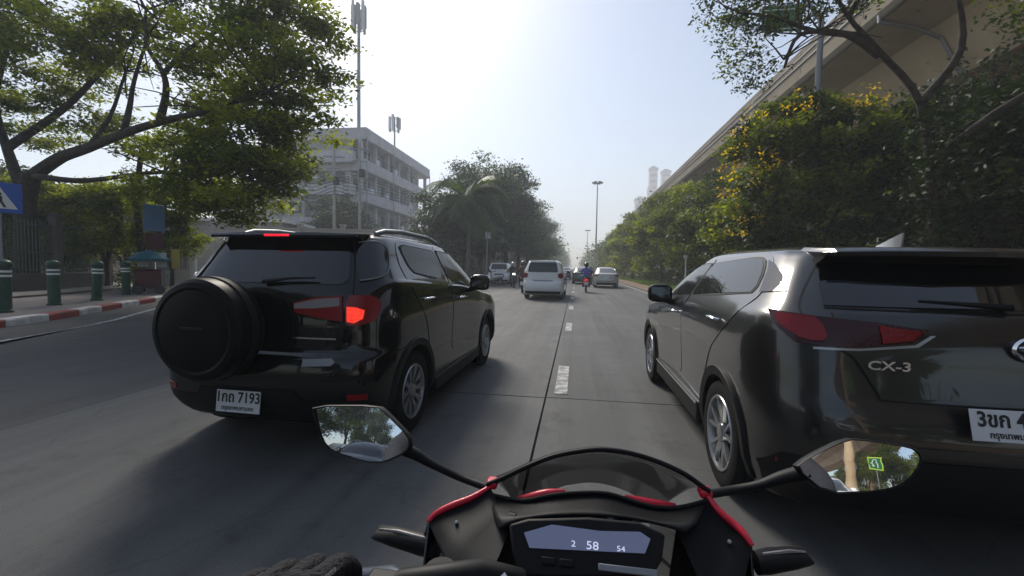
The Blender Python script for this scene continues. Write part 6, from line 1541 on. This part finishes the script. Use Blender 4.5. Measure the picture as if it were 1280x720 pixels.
# the rider behind the camera, gloved hands on the bars
pr = thing('person', "motorcycle rider's body in a dark jacket with black gloves gripping the bars", 'person', (0,0,0))
J = dict(pelvis=(X0,-.34,.95), waist=(X0,-.31,1.10), chest=(X0,-.24,1.28), neck=(X0,-.20,1.46), head=(X0,-.17,1.58), crown=(X0,-.17,1.69))
R = dict(pelvis=(.15,.12), waist=(.14,.10), chest=(.16,.10), neck=(.055,.055), head=(.075,.09), crown=(.06,.07))
E_ = [('pelvis','waist'),('waist','chest'),('chest','neck'),('neck','head'),('head','crown')]
for sg, n in ((1,'r'),(-1,'l')):
    x = lambda v: X0+sg*v
    J.update({'sh'+n:(x(.18),-.21,1.36),'el'+n:(x(.37),.02,1.12),'fa'+n:(x(.345),.19,1.07),'wr'+n:(x(.325),.288,1.050),'pm'+n:(x(.322),.330,1.050),
              'hip'+n:(x(.11),-.30,.93),'kn'+n:(x(.24),.14,.72),'an'+n:(x(.20),-.16,.36),'toe'+n:(x(.20),.0,.29)})
    R.update({'sh'+n:.07,'el'+n:.052,'fa'+n:.044,'wr'+n:(.033,.026),'pm'+n:(.034,.020),'hip'+n:.10,'kn'+n:.07,'an'+n:.05,'toe'+n:.04})
    E_ += [('chest','sh'+n),('sh'+n,'el'+n),('el'+n,'fa'+n),('fa'+n,'wr'+n),('wr'+n,'pm'+n),('pelvis','hip'+n),('hip'+n,'kn'+n),('kn'+n,'an'+n),('an'+n,'toe'+n)]
    for q, (v, ext) in enumerate(((.272,0),(.298,.004),(.324,.001),(.348,-.007))):
        b_ = -.0255*(v-.272)/.10*1.0; by = .400-(v-.272)*.25; bz = .998-(v-.272)*.09
        f = 'f%d%s' % (q, n)
        J.update({f+'a':(x(v+.003),by-.026,bz+.045),f+'b':(x(v),by+.016+ext,bz+.041),f+'c':(x(v),by+.042+ext,bz+.016),f+'d':(x(v),by+.036+ext,bz-.014),f+'e':(x(v),by+.012,bz-.026)})
        rr_ = (.0135,.014,.0135,.012)[q]
        R.update({f+'a':.0165,f+'b':rr_+.001,f+'c':rr_-.0005,f+'d':rr_-.0015,f+'e':rr_-.003})
        E_ += [('pm'+n,f+'a'),(f+'a',f+'b'),(f+'b',f+'c'),(f+'c',f+'d'),(f+'d',f+'e')]
    J.update({'t0'+n:(x(.285),.340,1.032),'t1'+n:(x(.262),.372,1.012),'t2'+n:(x(.252),.394,.990),'t3'+n:(x(.258),.412,.978)})
    R.update({'t0'+n:.018,'t1'+n:.0145,'t2'+n:.0125,'t3'+n:.010})
    E_ += [('pm'+n,'t0'+n),('t0'+n,'t1'+n),('t1'+n,'t2'+n),('t2'+n,'t3'+n)]
def mf(c):
    if c.y > .26 and c.z > .9: return 1
    if c.z > 1.47: return 3
    if c.z < .98 and c.y < .3: return 2
    return 0
skin_body('body', J, E_, R, 'pelvis', mf, [MATS['jacket_dark'], MATS['glove_black'], MATS['trousers_dark'], MATS['helmet_black']], pr, 2)
for sg in (1,-1):
    for q, v in enumerate((.272,.298,.324,.348)):
        by = .400-(v-.272)*.25; bz = .998-(v-.272)*.09
        # stitched pads along the back of each finger
        for y0, y1, z0, z1, ww in ((-.024,.012,.0605,.0535,.0105),(.020,.040,.049,.030,.0085)):
            m = MB(); rg = []
            for f, wf, hf in ((0,.55,.0),(.12,.95,.0025),(.5,1.0,.0035),(.88,.92,.0025),(1,.5,0)):
                y = by+y0+(y1-y0)*f; z = bz+z0+(z1-z0)*f-.0035
                rg.append([(X0+sg*v+ww*wf*cx_, y+.004*hz_*0, z+hf*hz_-.002) for cx_, hz_ in ((-1,0),(-.7,.8),(0,1),(.7,.8),(1,0),(0,-1.2))])
            m.loft(rg); m.build('finger_pad', MATS['glove_grey'], pr, smooth=50)
    m = MB(); m.tube([(X0+sg*.325,.264,1.052),(X0+sg*.325,.280,1.050)], [.040,.038], 16, squash=.85); m.build('wrist_strap', MATS['glove_grey'], pr, smooth=50)

# ------------------------------------------------------------------ the air
hz = MB(); hz.box((0,400,64),(840,1300,131)); hz = hz.build('haze', MATS['sign_black']); hz.data.materials.clear()
hm = bpy.data.materials.new('haze_air'); hm.use_nodes = True; n = hm.node_tree; n.nodes.clear()
out = n.nodes.new('ShaderNodeOutputMaterial'); pv = n.nodes.new('ShaderNodeVolumePrincipled')
pv.inputs['Color'].default_value = (0.88,0.93,0.98,1); pv.inputs['Density'].default_value = 0.0021; pv.inputs['Anisotropy'].default_value = 0.2
n.links.new(pv.outputs[0], out.inputs['Volume']); hz.data.materials.append(hm)
stuff(hz); hz['label'] = 'pale morning haze filling the air over the road'
